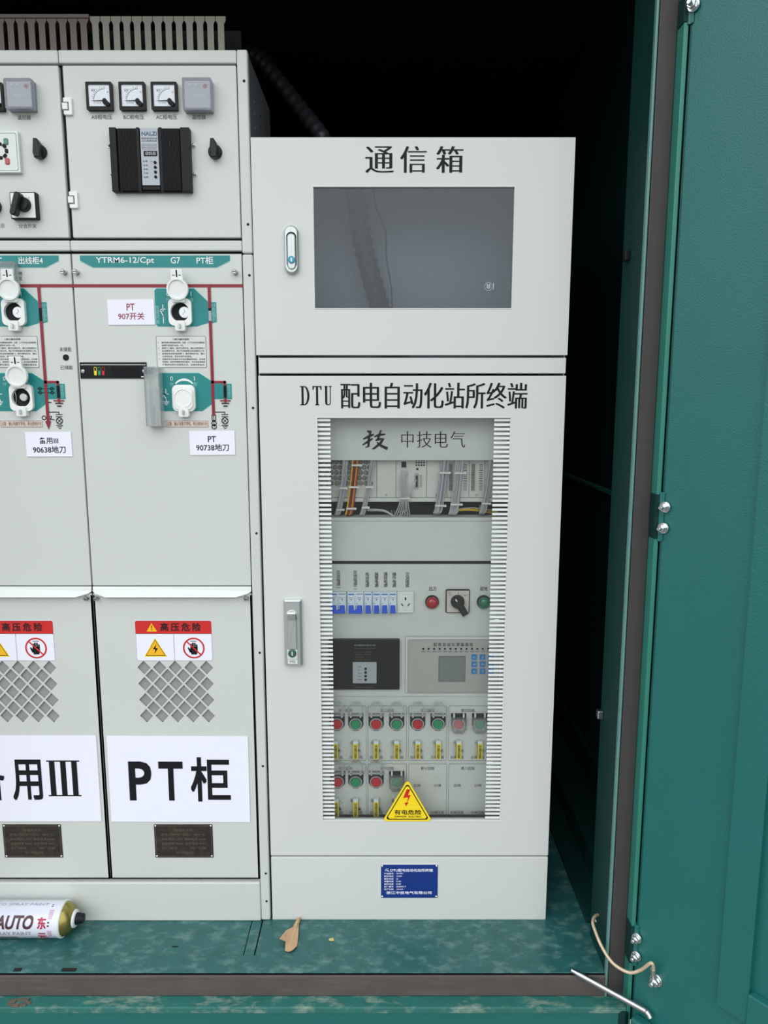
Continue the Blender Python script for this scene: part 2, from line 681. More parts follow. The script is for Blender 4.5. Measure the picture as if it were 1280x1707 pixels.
struct(MB().box(XL, 0.66, YB, YB + 0.03, -0.05, ZC, 'wall_black'), 'wall_back')
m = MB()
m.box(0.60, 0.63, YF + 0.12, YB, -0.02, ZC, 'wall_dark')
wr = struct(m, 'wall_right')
XW = 0.60
m = MB()                                          # rails along the right wall
za = at_x(1008, 1286, XW).z
zb = at_x(1033, 822, XW).z
m.box(XW - 0.012, XW, 0.0, YB, za - 0.03, za, 'wall_dark', 0.002)
m.box(XW - 0.010, XW, 0.0, YB, zb - 0.012, zb, 'enclosure_trim', 0.002)
m.build('wall_rail', wr)
m = MB()
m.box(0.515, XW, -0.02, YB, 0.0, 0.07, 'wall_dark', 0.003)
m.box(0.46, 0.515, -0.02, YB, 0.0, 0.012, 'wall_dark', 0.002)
m.build('base_beam', wr)
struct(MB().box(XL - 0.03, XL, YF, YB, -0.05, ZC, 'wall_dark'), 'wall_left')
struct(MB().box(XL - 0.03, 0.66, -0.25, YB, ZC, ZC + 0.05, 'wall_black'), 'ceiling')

# right jamb
m = MB()
m.box(XJ, XJ + 0.004, YF + 0.004, -0.055, -0.05, ZC, 'wall_dark')         # return into the station, same teal with its shade painted in
m.box(XJ - 0.0005, XJ + 0.0040, YF - 0.007, YF + 0.004, -0.05, ZC, 'trim_pale', 0.0012)     # folded lip beside the seal, paler and greyer than the trim
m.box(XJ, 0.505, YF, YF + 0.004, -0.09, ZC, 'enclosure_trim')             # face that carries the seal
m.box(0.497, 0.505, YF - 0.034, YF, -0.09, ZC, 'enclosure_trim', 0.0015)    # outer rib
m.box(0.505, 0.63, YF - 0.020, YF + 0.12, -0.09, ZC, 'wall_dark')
jamb = struct(m, 'trim_1')
m = MB().box(XJ + 0.0055, 0.497, YF - 0.007, YF, -0.052, ZC, 'rubber', 0.002)
m.build('rubber_seal', jamb, 'dark grey-brown foam rubber seal strip')
m = MB()
q = at(1020, 1187, -0.06)
m.box(XJ - 0.012, XJ, -0.075, -0.060, q.z - 0.010, q.z + 0.008, 'steel', 0.002)
q2 = at(1067, 425, -0.10)
m.box(XJ - 0.010, XJ, -0.10, -0.085, q2.z - 0.010, q2.z + 0.010, 'black_plastic', 0.002)
m.build('latch_stop', jamb)

# sill below the floor edge
ZS = -0.050
m = MB()
m.box(XL, XJ + 0.0050, YF, YF + 0.02, ZS - 0.002, -0.001, 'enclosure_trim')
m.box(XL, 0.497, YF - 0.034, YF + 0.02, ZS - 0.014, ZS, 'sill_teal', 0.002)
m.box(XL, 0.497, YF - 0.032, YF - 0.02, ZS - 0.30, ZS - 0.010, 'enclosure_teal')
sill = struct(m, 'trim_2')
m = MB().box(XL, XJ + 0.0050, YF - 0.006, YF, ZS + 0.001, -0.003, 'rubber_dusty', 0.002)
m.build('rubber_seal', sill, 'dark grey-brown foam rubber seal strip')
m = MB()
c = at(33, 1662, YF - 0.02)
for k in range(7):
    a = 2 * math.pi * k / 7
    m.box(c.x + math.cos(a) * 0.017 - 0.008, c.x + math.cos(a) * 0.017 + 0.006, YF - 0.026 + math.sin(a) * 0.008, YF - 0.018 + math.sin(a) * 0.008, ZS, ZS + 0.0016 + 0.0012 * (k % 2), 'rust', 0.0006)
m.build('rust_patch', sill, 'flaking rusty patch on the sill')

# lintel and roof edge above the frame
m = MB()
m.box(XL, 0.63, YF, YF + 0.05, Z_TOP + 0.16, ZC, 'enclosure_trim', 0.002)
struct(m, 'trim_3')

# ================================================================== OPEN DOOR
TH = math.radians(40)
HX, HY = 0.507, -0.200
door = bpy.data.objects.new('door_1', None)
COL.objects.link(door)
door.location = (HX, HY, 0.0)
door.rotation_euler = (0, 0, TH - math.radians(90))
door['kind'] = 'structure'
ORIGIN[door] = Vector((0, 0, 0))
D_DIR = Vector((math.sin(TH), -math.cos(TH), 0))
D_NRM = Vector((-math.cos(TH), -math.sin(TH), 0))      # side the camera sees

def on_door(px, py, n=0.0):
    d = ray(px, py)
    o = Vector((HX, HY, 0)) + D_NRM * n
    t = (o - CAM).dot(D_NRM) / d.dot(D_NRM)
    p = CAM + d * t
    return (p - o).dot(D_DIR), p.z                       # s, z

def door_world(s, n, z):
    return Vector((HX, HY, 0)) + D_DIR * s + D_NRM * n + Vector((0, 0, z))

sa = (on_door(1280, 622)[0] + on_door(1241, 1140)[0] + on_door(1192, 1665)[0]) / 3
sb, zb2 = on_door(1253, 1650)
sc = on_door(1266, 1640)[0]
zl = on_door(1192, 1667)[1]
DZ0, DZ1 = -0.22, 2.12
DW = 0.78
m = MB()
m.box(0.0, DW, 0.0, 0.004, DZ0, DZ1, 'enclosure_teal')
m.box(0.0, 0.004, 0.0, 0.030, DZ0, DZ1, 'enclosure_teal')
m.box(0.0, DW, 0.030, 0.034, DZ0, DZ1, 'enclosure_teal')
m.build('door_panel', door)
m = MB()                                                 # pressed stiffener on the inside
hgt = 0.012
V = [(sa, 0, zl), (sb, 0, zl), (sb, 0, DZ1 - 0.05), (sa, 0, DZ1 - 0.05),
     (sa + 0.004, -hgt, zl + 0.004), (sb, -hgt, zl + 0.004), (sb, -hgt, DZ1 - 0.06), (sa + 0.004, -hgt, DZ1 - 0.06)]
m.geo(V, [(0, 1, 5, 4), (1, 2, 6, 5), (2, 3, 7, 6), (3, 0, 4, 7), (4, 5, 6, 7)], 'enclosure_teal')
m.box(sb, sb + 0.30, -hgt - 0.004, 0, zl, zb2, 'enclosure_teal', 0.002)
m.build('stiffener', door)
HINGES = ((1158, 10, None), (1110, 845, 880), (1063, 1562, 1592))
for px, py, py2 in HINGES:
    m = MB()
    s0, z0 = on_door(px, py)
    zlo = on_door(px, py2)[1] if py2 else z0
    m.box(0.0, 0.006, -0.003, 0.0, zlo - 0.026, z0 + 0.026, 'enclosure_teal', 0.001)
    m.lathe(0, 0, [(0.006, zlo - 0.026), (0.006, z0 + 0.026)], 'enclosure_teal', 14, M=Matrix.Translation((-0.002, 0.002, 0)) @ Matrix(((1, 0, 0, 0), (0, 0, 1, 0), (0, 1, 0, 0), (0, 0, 0, 1))))
    m.build('hinge', door)
    m = MB()
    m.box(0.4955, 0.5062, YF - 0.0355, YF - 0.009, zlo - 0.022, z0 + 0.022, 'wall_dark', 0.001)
    m.build('hinge_leaf', jamb)
for px, py in ((1158, 10), (1110, 845), (1107, 880), (1063, 1562), (1062, 1592)):
    s0, z0 = on_door(px, py)
    m = MB()
    bolt(m, s0, z0, -0.003, 0.0105)
    m.build('hinge_bolt', door, 'bright zinc-plated nut and washer')
sE, zE = on_door(1094, 1633)
m = MB()
bolt(m, sE, zE, 0.0, 0.013)
m.build('earth_bolt', door, 'large zinc-plated nut with washers')
sR, zR = on_door(1084, 1699)
m = MB()
m.box(sR - 0.03, sR + 0.05, -0.024, 0, zR - 0.05, zR - 0.004, 'enclosure_teal', 0.004)
m.box(sR - 0.075, sR - 0.045, -0.018, 0, zR - 0.05, zR - 0.012, 'wall_dark', 0.004)
m.build('stay_bracket', door)

# ================================================================== SWITCHGEAR CABINETS
XS = -0.621                     # joint between the two units
XP = -0.281                     # left edge of the end post
UW = XP - XS
YD = -0.010                     # face of the doors and panels
G = 0.0014

def knob(mb, x, z, y, r, m='knob_black'):
    """round rotary knob with a raised pointer grip"""
    mb.lathe(x, z, [(r, y), (r, y - r * 0.35), (r * 0.86, y - r * 0.5)], m, 24)
    g = [(x - r * 0.42, z - r * 1.05), (x + r * 0.42, z - r * 1.05), (x + r * 0.55, z), (x + r * 0.36, z + r * 1.05), (x + r * 0.05, z + r * 1.55), (x - r * 0.42, z + r * 1.55), (x - r * 0.55, z)]
    mb.prism(g, y - r * 0.4, y - r * 1.35, m, r * 0.12)

def voltmeter(root, x0, y0, x1, y1, dx=0.0):
    yb, yf = YD, YD - 0.009
    a, b, c, d = R(x0, y0, x1, y1, yf)
    m = MB(dx)
    m.ring(rrect(a, b, c, d, 0.002), rrect(a + 0.0045, b - 0.0045, c + 0.0065, d - 0.0045, 0.002), yb, yf, 'black_plastic')
    o = m.build('voltmeter', root, 'square voltmeter with black bezel and white dial')
    w, h = b - a, d - c
    yd = yf + 0.002
    m = MB(dx)
    m.prism(rrect(a + 0.0045, b - 0.0045, c + 0.0065, d - 0.0045, 0.001), yb, yd, 'dial_white')
    px, pz = a + w * 0.70, c + h * 0.34
    for k in range(11):
        an = math.radians(180 - 90 * k / 10)
        r0, r1 = w * 0.42, w * (0.48 if k % 2 else 0.51)
        m.line([(px + r0 * math.cos(an), pz + r0 * math.sin(an)), (px + r1 * math.cos(an), pz + r1 * math.sin(an))], 0.0006, yd - 0.0003, 'ink_soft')
    arc = [(px + w * 0.42 * math.cos(math.radians(180 - 9 * k)), pz + w * 0.42 * math.sin(math.radians(180 - 9 * k))) for k in range(11)]
    m.line(arc, 0.0005, yd - 0.0003, 'ink_soft')
    m.text('kV', a + w * 0.22, a + w * 0.36, c + h * 0.66, c + h * 0.77, yd - 0.0004, 'ink_soft')
    m.text('15', a + w * 0.80, a + w * 0.86, c + h * 0.62, c + h * 0.68, yd - 0.0004, 'ink_soft')
    m.text('12 / 0.1kV', a + w * 0.28, a + w * 0.56, c + h * 0.24, c + h * 0.29, yd - 0.0004, 'ink_soft')
    m.build('dial', o)
    m = MB(dx)
    m.stroke([(a + w * 0.24, pz - h * 0.01), (px, pz)], [0.0010, 0.0020], yd - 0.0012, 'ink')
    m.build('needle', o)
    m = MB(dx)
    m.prism(circ(px, pz, 0.0040, 16), yd, yd - 0.002, 'black_plastic')
    M_ = Matrix.Translation((px + 0.0035, 0, pz - 0.0050)) @ Matrix.Rotation(math.radians(40), 4, 'Y')
    m.prism(rrect(-0.0075, 0.0075, -0.0043, 0.0043, 0.0042), yd, yd - 0.004, 'black', 0.001, M=M_)
    m.build('pivot_cover', o)
    return o

def thermostat(root, x0, y0, x1, y1, dx=0.0):
    yf = YD - 0.020
    a, b, c, d = R(x0, y0, x1, y1, yf)
    m = MB(dx)
    m.box(a + 0.003, b - 0.003, YD - 0.016, YD, c + 0.005, d - 0.004, 'controller_grey', 0.001)
    w, h = b - a, d - c
    y = YD - 0.0165
    m.flat(circ(a + w * 0.78, c + h * 0.76, w * 0.08, 14), y, 'maroon_ink')
    m.flat(rect(a + w * 0.20, a + w * 0.30, c + h * 0.80, c + h * 0.83), y, 'dial_white')
    m.flat(rect(a + w * 0.40, a + w * 0.50, c + h * 0.80, c + h * 0.83), y, 'dial_white')
    m.text('温湿度控制器', a + w * 0.32, a + w * 0.76, c + h * 0.42, c + h * 0.50, y, 'dial_white')
    o = m.build('temperature_controller', root, 'grey temperature controller under a clear square cover')
    m = MB(dx)
    m.ring(rrect(a, b, c, d, 0.002), rrect(a + 0.0015, b - 0.0015, c + 0.0015, d - 0.0015, 0.002), YD, yf, 'acrylic_grey')
    m.flat(rrect(a, b, c, d, 0.002), yf, 'acrylic_thin')
    m.ring(rrect(a - 0.001, b + 0.001, c - 0.001, d + 0.001, 0.002), rrect(a + 0.0025, b - 0.0025, c + 0.0035, d - 0.0025, 0.002), YD - 0.010, YD - 0.0125, 'acrylic_grey')
    m.build('clear_cover', o, 'clear plastic box cover')
    return o

def stud(root, px, py, y, dx=0.0, r=0.0062):
    p = at(px, py, y)
    m = MB(dx)
    m.lathe(p.x, p.z, [(r, y), (r, y - 0.002)], 'steel', 18)
    m.lathe(p.x, p.z, [(r * 0.8, y - 0.002), (r * 0.85, y - 0.010), (r * 0.62, y - 0.012)], 'steel', 18)
    m.box(p.x - r * 0.55, p.x + r * 0.55, y - 0.0125, y - 0.0118, p.z - 0.0006, p.z + 0.0006, 'black')
    return m.build('panel_screw', root, 'knurled steel captive screw')

def switch_cover(root, px, py, dx=0.0, opened=True, core='moon', tall=0):
    """white operating-hole cover: bezel with hole and spindle, hasp, hinged round lid (lifted up or shut)"""
    y0 = YD - 0.0012
    k = PX(1, py, YD)
    p = at(px, py, YD)
    x, z = p.x, p.z
    hw, hh, r = 19 * k, 22 * k, 9 * k
    yb = y0 - 0.009
    m = MB(dx)
    if opened:
        m.plate(rrect(x - hw, x + hw, z - hh, z + hh, r), [circ(x, z, 15.5 * k, 26)], y0, yb, 'white_plastic')
    else:
        m.prism(rrect(x - hw, x + hw, z - hh, z + hh, r), y0, yb, 'white_plastic', 0.0015)
        m.prism(rrect(x - hw * 0.86, x + hw * 0.86, z - hh * 0.86, z + hh * 0.86, r), yb, yb - 0.003, 'white_plastic', 0.0012)
        m.ring(circ(x, z, 15 * k, 30), circ(x, z, 14 * k, 30), yb, yb - 0.0042, 'white_plastic')
    o = m.build('switch_cover', root, 'white plastic operating-hole cover')
    m = MB(dx)
    hz = z - hh
    m.prism(rrect(x - 8.5 * k, x + 8.5 * k, hz - 9 * k, hz + 8 * k, 3 * k), y0, yb - 0.004, 'white_plastic', 0.001)
    m.prism(rrect(x - 1.6 * k, x + 1.6 * k, hz - 5 * k, hz + 3 * k, 1.5 * k), yb - 0.004, yb - 0.009, 'zinc', 0.0006)
    m.build('hasp', o)
    if opened:
        m = MB(dx)
        m.prism(circ(x, z, 15.6 * k, 26), YD - 0.0008, YD - 0.0016, 'gap_black')
        m.build('socket_hole', o, 'black operating hole')
        m = MB(dx)
        if core == 'moon':
            m.lathe(x + 6.5 * k, z, [(9.5 * k, YD - 0.001), (9.5 * k, YD - 0.0055), (8.6 * k, YD - 0.0062)], 'chrome', 22)
            m.line([(x + 4 * k, z - 3 * k), (x + 8 * k, z + 1 * k), (x + 6 * k, z + 5 * k)], 0.0006, YD - 0.0065, 'ink_soft')
        else:
            m.lathe(x + 3 * k, z + 1 * k, [(6.6 * k, YD - 0.001), (6.6 * k, YD - 0.007), (5.6 * k, YD - 0.008)], 'chrome', 22)
            m.tube([(x - 11 * k, YD - 0.004, z + 9 * k), (x - 10 * k, YD - 0.004, z), (x - 11 * k, YD - 0.004, z - 9 * k)], 0.0008, 'steel', 6)
        m.build('spindle', o, 'bare metal spindle end')
        # lid lifted and leaning out from the panel
        m = MB(dx)
        lz = z + hh + 14 * k + tall
        tilt = Matrix.Translation((x, yb, z + hh * 0.8)) @ Matrix.Rotation(math.radians(6), 4, 'X') @ Matrix.Translation((-x, -yb, -(z + hh * 0.8)))
        m.prism(circ(x, lz, 17.5 * k, 28), yb - 0.003, yb - 0.008, 'white_plastic', 0.001, M=tilt)
        m.ring(circ(x, lz, 17.5 * k, 28), circ(x, lz, 14.5 * k, 28), yb - 0.008, yb - 0.0105, 'white_plastic', M=tilt)
        m.prism(rrect(x - 10.5 * k, x + 10.5 * k, z + hh * 0.70, lz - 12 * k, 1.5 * k), yb, yb - 0.007, 'white_plastic', 0.001, M=tilt)
        m.prism(rrect(x - 10 * k, x + 10 * k, lz + 13 * k, lz + 31 * k, 2 * k), yb - 0.003, yb - 0.007, 'white_plastic', 0.001, M=tilt)
        m.prism(rect(x - 1.1 * k, x + 1.1 * k, lz + 19 * k, lz + 30 * k), yb - 0.0069, yb - 0.0074, 'ink', M=tilt)
        for sx in (-1, 1):
            m.prism(rect(x + sx * 5 * k - 2 * k, x + sx * 5 * k + 2 * k, lz + 21 * k, lz + 22.4 * k), yb - 0.0069, yb - 0.0073, 'ink_soft', M=tilt)
        m.build('lid', o)
    return o

INSTR = ('C单元操作说明',
         ('1.', '操作前请仔细阅读本说明，注意：上下开关互为机械联锁'),
         ('', '误操作将损坏本机一切。'),
         ('2.', '停电下门操作，断开负荷开关，确认有明显断口'),
         ('', '后合接地开关，再打开电缆室检修或接线工作。'),
         ('3.', '送电时先关好电缆室门，断开接地开关，确认'),
         ('', '分闸到位后，再合负荷开关送电。'),
         ('4.', '检查开关分合指示与开关位置相符合后，方可离'),
         ('', '开现场，如有异常情况请勿操作，并与供应商联系'),
         ('', '严禁带负荷分合接地开关，违者后果自负。'))

def ground_sym(mb, x, z, k, y, m, m2=None):
    for i, w in enumerate((8, 5.5, 2.6)):
        mb.line([(x - w * k, z - i * 4.4 * k), (x + w * k, z - i * 4.4 * k)], 2.0 * k, y, m if i == 0 or not m2 else m2)

def switch_unit(dx, pt):
    if pt:
        root = thing('switchgear_cabinet', 'pale grey switchgear cabinet with three voltmeters and PT signs, next to the tall control cabinet', 'cabinet', (XS + UW / 2, 0.2, 0.0), 'pale grey switchgear units')
    else:
        root = thing('switchgear_cabinet', 'pale grey switchgear cabinet marked 备用III, cut off by the left side of the photo', 'cabinet', (XS + UW / 2 - UW, 0.2, 0.0), 'pale grey switchgear units')
    xa, xb = XS + 0.0005, XP - 0.0005
    zt = zz(88)
    zr1 = zz(110)
    zu0, zu1 = zz(398), zz(113)
    zm0, zm1 = zz(420), zz(403)
    zp0, zp1 = zz(974.5), zz(425)
    zd0, zd1 = zz(1460), zz(979)
    zk = zz(1464)
    # carcass
    m = MB(dx)
    m.box(xa, xb, 0.001, 0.27, zm0, zt, 'cabinet_grey')
    m.box(xa, xb, 0.001, 0.52, zk, zm0, 'cabinet_grey')
    m.box(xa, xb, -0.0005, 0.001, zk, zt - 0.004, 'gap_black')
    m.build('cabinet_body', root)
    m = MB(dx)
    m.box(xa, xb, YD - 0.002, 0.012, zr1, zt, 'cabinet_grey', 0.002)
    m.build('top_rail', root)
    m = MB(dx)
    m.box(xa, xb, YD - 0.002, 0.0, zm0, zm1, 'cabinet_grey', 0.002)
    m.build('middle_rail', root)
    # instrument door
    m = MB(dx)
    m.prism(rrect(xa + 0.0055, xb - G, zu0, zu1, 0.002, 2), 0.0, YD, 'cabinet_grey', 0.0012)
    if pt:
        for s, x0, x1 in (('AB相电压', 152, 187), ('BC相电压', 206, 240), ('AC相电压', 260, 295), ('温控器', 320, 343)):
            a, b, c, d = R(x0, 191, x1, 199, YD)
            m.text(s, a, b, c, d, YD - 0.0004, 'ink_soft', 0.005)
    else:
        for s, x0, x1, y0, y1 in (('温控器', 29, 51.5, 192, 200), ('分合开关', 31, 61, 373, 380.5), ('示', 0.5, 8, 373, 380.5)):
            a, b, c, d = R(x0, y0, x1, y1, YD)
            m.text(s, a + UW, b + UW, c, d, YD - .0004, 'ink_soft', .005)
    m.build('instrument_door', root)
    for y0, y1, xh in ((164, 193, 106), (320, 348, 116)):
        a, b, c, d = R(xh, y0, xh + 14, y1, YD)
        a = xa + 0.0045
        b = a + 0.0165
        m = MB(dx)
        m.prism(rrect(a, b, c, d, 0.002, 2), YD, YD - 0.005, 'white_plastic', 0.0008)
        m.ring(rect(a + 0.0005, b - 0.006, c + 0.008, d - 0.008), rect(a + 0.001, b - 0.0075, c + 0.0095, d - 0.0095), YD - 0.005, YD - 0.0056, 'ink_soft')
        m.prism(rect(a - 0.002, b - 0.008, c + 0.0095, d - 0.0095), YD, YD - 0.006, 'white_plastic', 0.0006)
        m.build('door_hinge', root, 'white plastic door hinge')
    # upper rotary knob
    p = at(359, 254, YD)
    m = MB(dx)
    knob(m, p.x, p.z, YD, PX(11.5, 254, YD))
    m.build('rotary_knob', root, 'black rotary knob with pointer grip')

    # front panel with mimic diagram
    k = PX(1, 600, YD)
    yi = YD - 0.0004
    m = MB(dx)
    m.prism(rect(xa + G / 2, xb - G, zp0, zp1), 0.0, YD, 'cabinet_grey', 0.0010)
    a = at(346, 476.5, YD)
    m.line([(xa + 0.002, a.z), (xb - 0.003, a.z)], 5.4 * k, yi, 'maroon')
    bx = xx(353, 600, YD)
    zlow = zz(690 if pt else 700, YD)
    m.line([(bx, a.z), (bx, zlow)], 5.0 * k, yi - 0.0012, 'maroon')
    ze = zz(637, YD)
    ex = xx(375, 645, YD)
    m.line([(bx, ze), (ex, ze)], 4.2 * k, yi - 0.0012, 'maroon')
    m.line([(ex, ze), (ex, zz(669, YD))], 4.0 * k, yi - 0.0012, 'maroon')
    ground_sym(m, ex, zz(668, YD), k, yi - 0.0013, 'maroon', 'sign_black')
    # lamp branch
    lx = xx(375, 700, YD)
    z1_ = zz(687, YD)
    m.line([(bx, z1_), (lx, z1_), (lx, zz(690, YD))], 1.3 * k, yi, 'ink')
    for yy in (691, 694.5):
        m.line([(lx - 5 * k, zz(yy, YD)), (lx + 5 * k, zz(yy, YD))], 1.3 * k, yi, 'ink')
    cz = zz(701.5, YD)
    m.line(circ(lx, cz, 5.2 * k, 20) + [(lx + 5.2 * k, cz)], 1.4 * k, yi, 'ink')
    for s in (-1, 1):
        m.line([(lx - 3.6 * k, cz - s * 3.6 * k), (lx + 3.6 * k, cz + s * 3.6 * k)], 1.2 * k, yi, 'ink')
    for i, w in enumerate((5, 3.2, 1.4)):
        m.line([(lx - w * k, zz(709 + 2.6 * i, YD)), (lx + w * k, zz(709 + 2.6 * i, YD))], 1.3 * k, yi, 'ink')
    if pt:
        fx = bx
        m.line([(fx, zlow), (fx, zz(712, YD))], 1.3 * k, yi, 'ink')
        q0, q1 = zz(701, YD), zz(692, YD)
        m.line([(fx - 3 * k, q0), (fx + 3 * k, q0), (fx + 3 * k, q1), (fx - 3 * k, q1), (fx - 3 * k, q0)], 1.3 * k, yi, 'ink')
        for yy in (705.5, 711.5):
            m.line(circ(fx, zz(yy, YD), 3.7 * k, 18) + [(fx + 3.7 * k, zz(yy, YD))], 1.4 * k, yi, 'ink')
    else:
        ax = bx
        m.flat([(ax - 5 * k, zz(702, YD)), (ax, zz(716, YD)), (ax + 5 * k, zz(702, YD))], yi - 0.0013, 'maroon')
        m.flat(circ(ax, zz(671, YD), 2.6 * k, 12), yi - 0.0014, 'maroon')
        m.line([(ax, zz(671, YD)), (ax + 7 * k, zz(671, YD))], 1.6 * k, yi, 'ink')
        m.line([(ax, zz(697, YD)), (ax + 10 * k, zz(700, YD))], 1.3 * k, yi, 'ink')
        m.line([(ax - 3 * k, zz(696.5, YD)), (ax + 6 * k, zz(694, YD)), (ax + 4 * k, zz(700, YD))], 1.2 * k, yi, 'ink')
        m.line(circ(ax - 7 * k, zz(696.5, YD), 3.2 * k, 14) + [(ax - 3.8 * k, zz(696.5, YD))], 1.3 * k, yi, 'ink')
    if not pt:
        for s, x0, x1, y0, y1 in (('未储能', 99, 119, 578.5, 586), ('已储能', 101, 121.5, 609, 616), ('合闸', 22, 37, 452.5, 459.5), ('按钮', 22, 37, 460.5, 467.5)):
            a, b, c, d = R(x0, y0, x1, y1, YD)
            m.text(s, a + UW, b + UW, c, d, YD - .0004, 'ink_soft', .008)
    m.build('front_panel', root)

    # header strip
    m = MB(dx)
    y = YD - 0.0010
    z0, z1, zm_ = zz(445.5, YD), zz(426, YD), zz(434.5, YD)
    hd = [(xx(134, 435, YD), zm_), (xx(155, 440, YD), z0), (xx(361, 440, YD), z0), (xx(383, 435, YD), zm_), (xx(383, 428, YD), z1), (xx(133.5, 428, YD), z1)]
    m.prism([(p[0] + (0.0012 if i in (2, 3, 4) else -0.0012), p[1] - 0.0014) for i, p in enumerate(hd)], YD, YD - 0.0004, 'teal_soft')
    m.prism(hd, YD, y, 'teal_print')
    if pt:
        for s, x0, x1, y0, y1 in (('YTRM6-12/Cpt', 160, 257, 428.5, 441.5), ('G7', 284.5, 300.5, 428.5, 439.5), ('PT柜', 327.5, 355.5, 427.5, 440.5)):
            a, b, c, d = R(x0, y0, x1, y1, y)
            m.text(s, a, b, c, d, y - 0.0004, 'white_matte', 0.012)
    else:
        a, b, c, d = R(31, 428, 71.5, 440.5, y)
        m.text('出线柜4', a + UW, b + UW, c, d, y - 0.0004, 'white_matte', 0.012)
        a, b, c, d = R(-6, 429, 3.5, 440, y)
        m.text('C', a + UW, b + UW, c, d, y - 0.0004, 'white_matte', 0.012)
    m.build('header_plate', root, 'teal header strip with white lettering')
    for px in (128, 392):
        stud(root, px, 454, YD, dx)

    # upper and lower switch plates
    for row in (0, 1):
        yt, ybm = ((481, 544) if row == 0 else (622, 685))
        yc = 519 if row == 0 else 660
        m = MB(dx)
        y = YD - 0.0008
        x0 = xx(259 if row == 0 else 265, (yt + ybm) / 2, YD)
        xr = xx(328 if row == 0 else 336, (yt + ybm) / 2, YD)
        x2 = bx - 0.001
        zt_, zb_ = zz(yt, YD), zz(ybm, YD)
        if row == 0:
            pts = [(x0 + .004, zb_), (xr - .002, zb_), (x2, zz(537, YD)), (x2, zz(505, YD)), (xr - .004, zt_), (x0 + .004, zt_), (x0, zt_ - .004), (x0, zb_ + .004)]
        else:
            pts = [(x0 + .003, zb_), (xr, zb_), (x2, zz(672, YD)), (x2, zz(636, YD)), (xr - .004, zt_), (x0 + .003, zt_), (x0, zt_ - .003), (x0, zb_ + .003)]
        m.prism(inset(pts, -0.0011), YD, YD - 0.0003, 'teal_soft')
        m.prism(pts, YD, y, 'teal_print')
        # indicator tab
        if row == 0:
            t0, t1, t2, t3 = R(349, 504, 360.5, 538, YD)
            tp = [(x2, t2 - 0.002), (t1, t2 + 0.002), (t1, t3), (x2, t3)]
        else:
            t0, t1, t2, t3 = R(358, 640, 386, 665, YD)
            tp = [(x2, t2), (t1, t2), (t1, t3), (x2, t3)]
        m.prism(inset(tp, -0.0010), YD, YD - 0.0003, 'teal_soft')
        m.prism(tp, YD, y, 'teal_print')
        m.vtext('分合指示' if row == 0 else '接地指示', t1 - 4.2 * k, t2 + 0.002, t3 - 0.002, y - 0.0004, 'teal_soft', 0.0)
        # left symbol and wording
        sxm = xx(272 if row == 0 else 277, yc, YD)
        zc = zz(yc + 4, YD)
        m.vtext('负荷开关' if row == 0 else '接地开关', sxm - 9.5 * k, zc - 17 * k, zc + 13 * k, y - 0.0004, 'teal_soft')
        if row == 0:
            m.line([(sxm, zc + 14 * k), (sxm, zc + 4 * k)], 1.3 * k, y - 0.0004, 'white_matte')
            m.line([(sxm - 3 * k, zc + 7 * k), (sxm + 3 * k, zc + 7 * k)], 1.5 * k, y - 0.0004, 'white_matte')
            m.line([(sxm - 4 * k, zc + 5 * k), (sxm, zc - 4 * k), (sxm, zc - 15 * k)], 1.3 * k, y - 0.0004, 'white_matte')
        else:
            m.line([(sxm, zc + 15 * k), (sxm, zc + 7 * k), (sxm - 4 * k, zc + 7 * k), (sxm + 4 * k, zc + 7 * k)], 1.3 * k, y - 0.0004, 'white_matte')
            m.line([(sxm - 4 * k, zc + 5 * k), (sxm, zc - 1 * k), (sxm + 1 * k, zc - 5 * k)], 1.3 * k, y - 0.0004, 'white_matte')
            for i, w in enumerate((4.5, 3, 1.5)):
                m.line([(sxm - w * k, zc - (6 + 2.4 * i) * k), (sxm + w * k, zc - (6 + 2.4 * i) * k)], 1.2 * k, y - 0.0004, 'white_matte')
        cx = xx(302 if row == 0 else 308, yc, YD)
        zoo = zz(yt + 9, YD)
        m.text('0', cx - 23 * k, cx - 18.5 * k, zoo - 3.5 * k, zoo + 3.5 * k, y - 0.0004, 'white_matte')
        m.text('I', cx + 17 * k, cx + 18.2 * k, zoo - 3.5 * k, zoo + 3.5 * k, y - 0.0004, 'white_matte')
        m.char('分', cx - 21 * k, zoo - 9 * k, 6 * k, y - 0.0004, 'teal_soft')
        m.char('合', cx + 18 * k, zoo - 9 * k, 6 * k, y - 0.0004, 'teal_soft')
        if row == 1 and pt:
            P_ = [(cx + 19 * k * math.cos(math.radians(a)), zz(650, YD) + 19 * k * math.sin(math.radians(a)) - 2 * k) for a in range(140, 35, -10)]
            m.stroke(P_, [2.2 * k + 2.0 * k * min(i, len(P_) - 1 - i) / 5 for i in range(len(P_))], y - 0.0004, 'white_matte')
        if row == 1 and not pt:
            for zoff in (5, -1.5):
                for s in (-1, 1):
                    c_ = (bx + s * 10 * k, zz(653, YD) + zoff * k)
                    m.line(circ(c_[0], c_[1], 2.4 * k, 10) + [(c_[0] + 2.4 * k, c_[1])], 1.0 * k, y - 0.0004, 'ink')
                m.line([(bx - 14 * k, zz(653, YD) + zoff * k), (bx + 14 * k, zz(653, YD) + zoff * k)], 1.2 * k, y - 0.0005, 'ink')
        # indicator window
        if row == 0:
            w0, w1 = zz(535, YD), zz(514, YD)
            m.prism(rect(bx - 2.2 * k, bx + 2.2 * k, w0, w1), YD, y - 0.0016, 'black' if not pt else 'controller_grey')
            if pt:
                m.prism(rect(bx - 2.2 * k, bx + 2.2 * k, w1 - 4 * k, w1), YD, y - 0.0018, 'black')
        else:
            w0, w1 = zz(663, YD), zz(643, YD)
            m.prism(rect(ex - 2.2 * k, ex + 2.2 * k, w0, w1), YD, y - 0.0016, 'black')
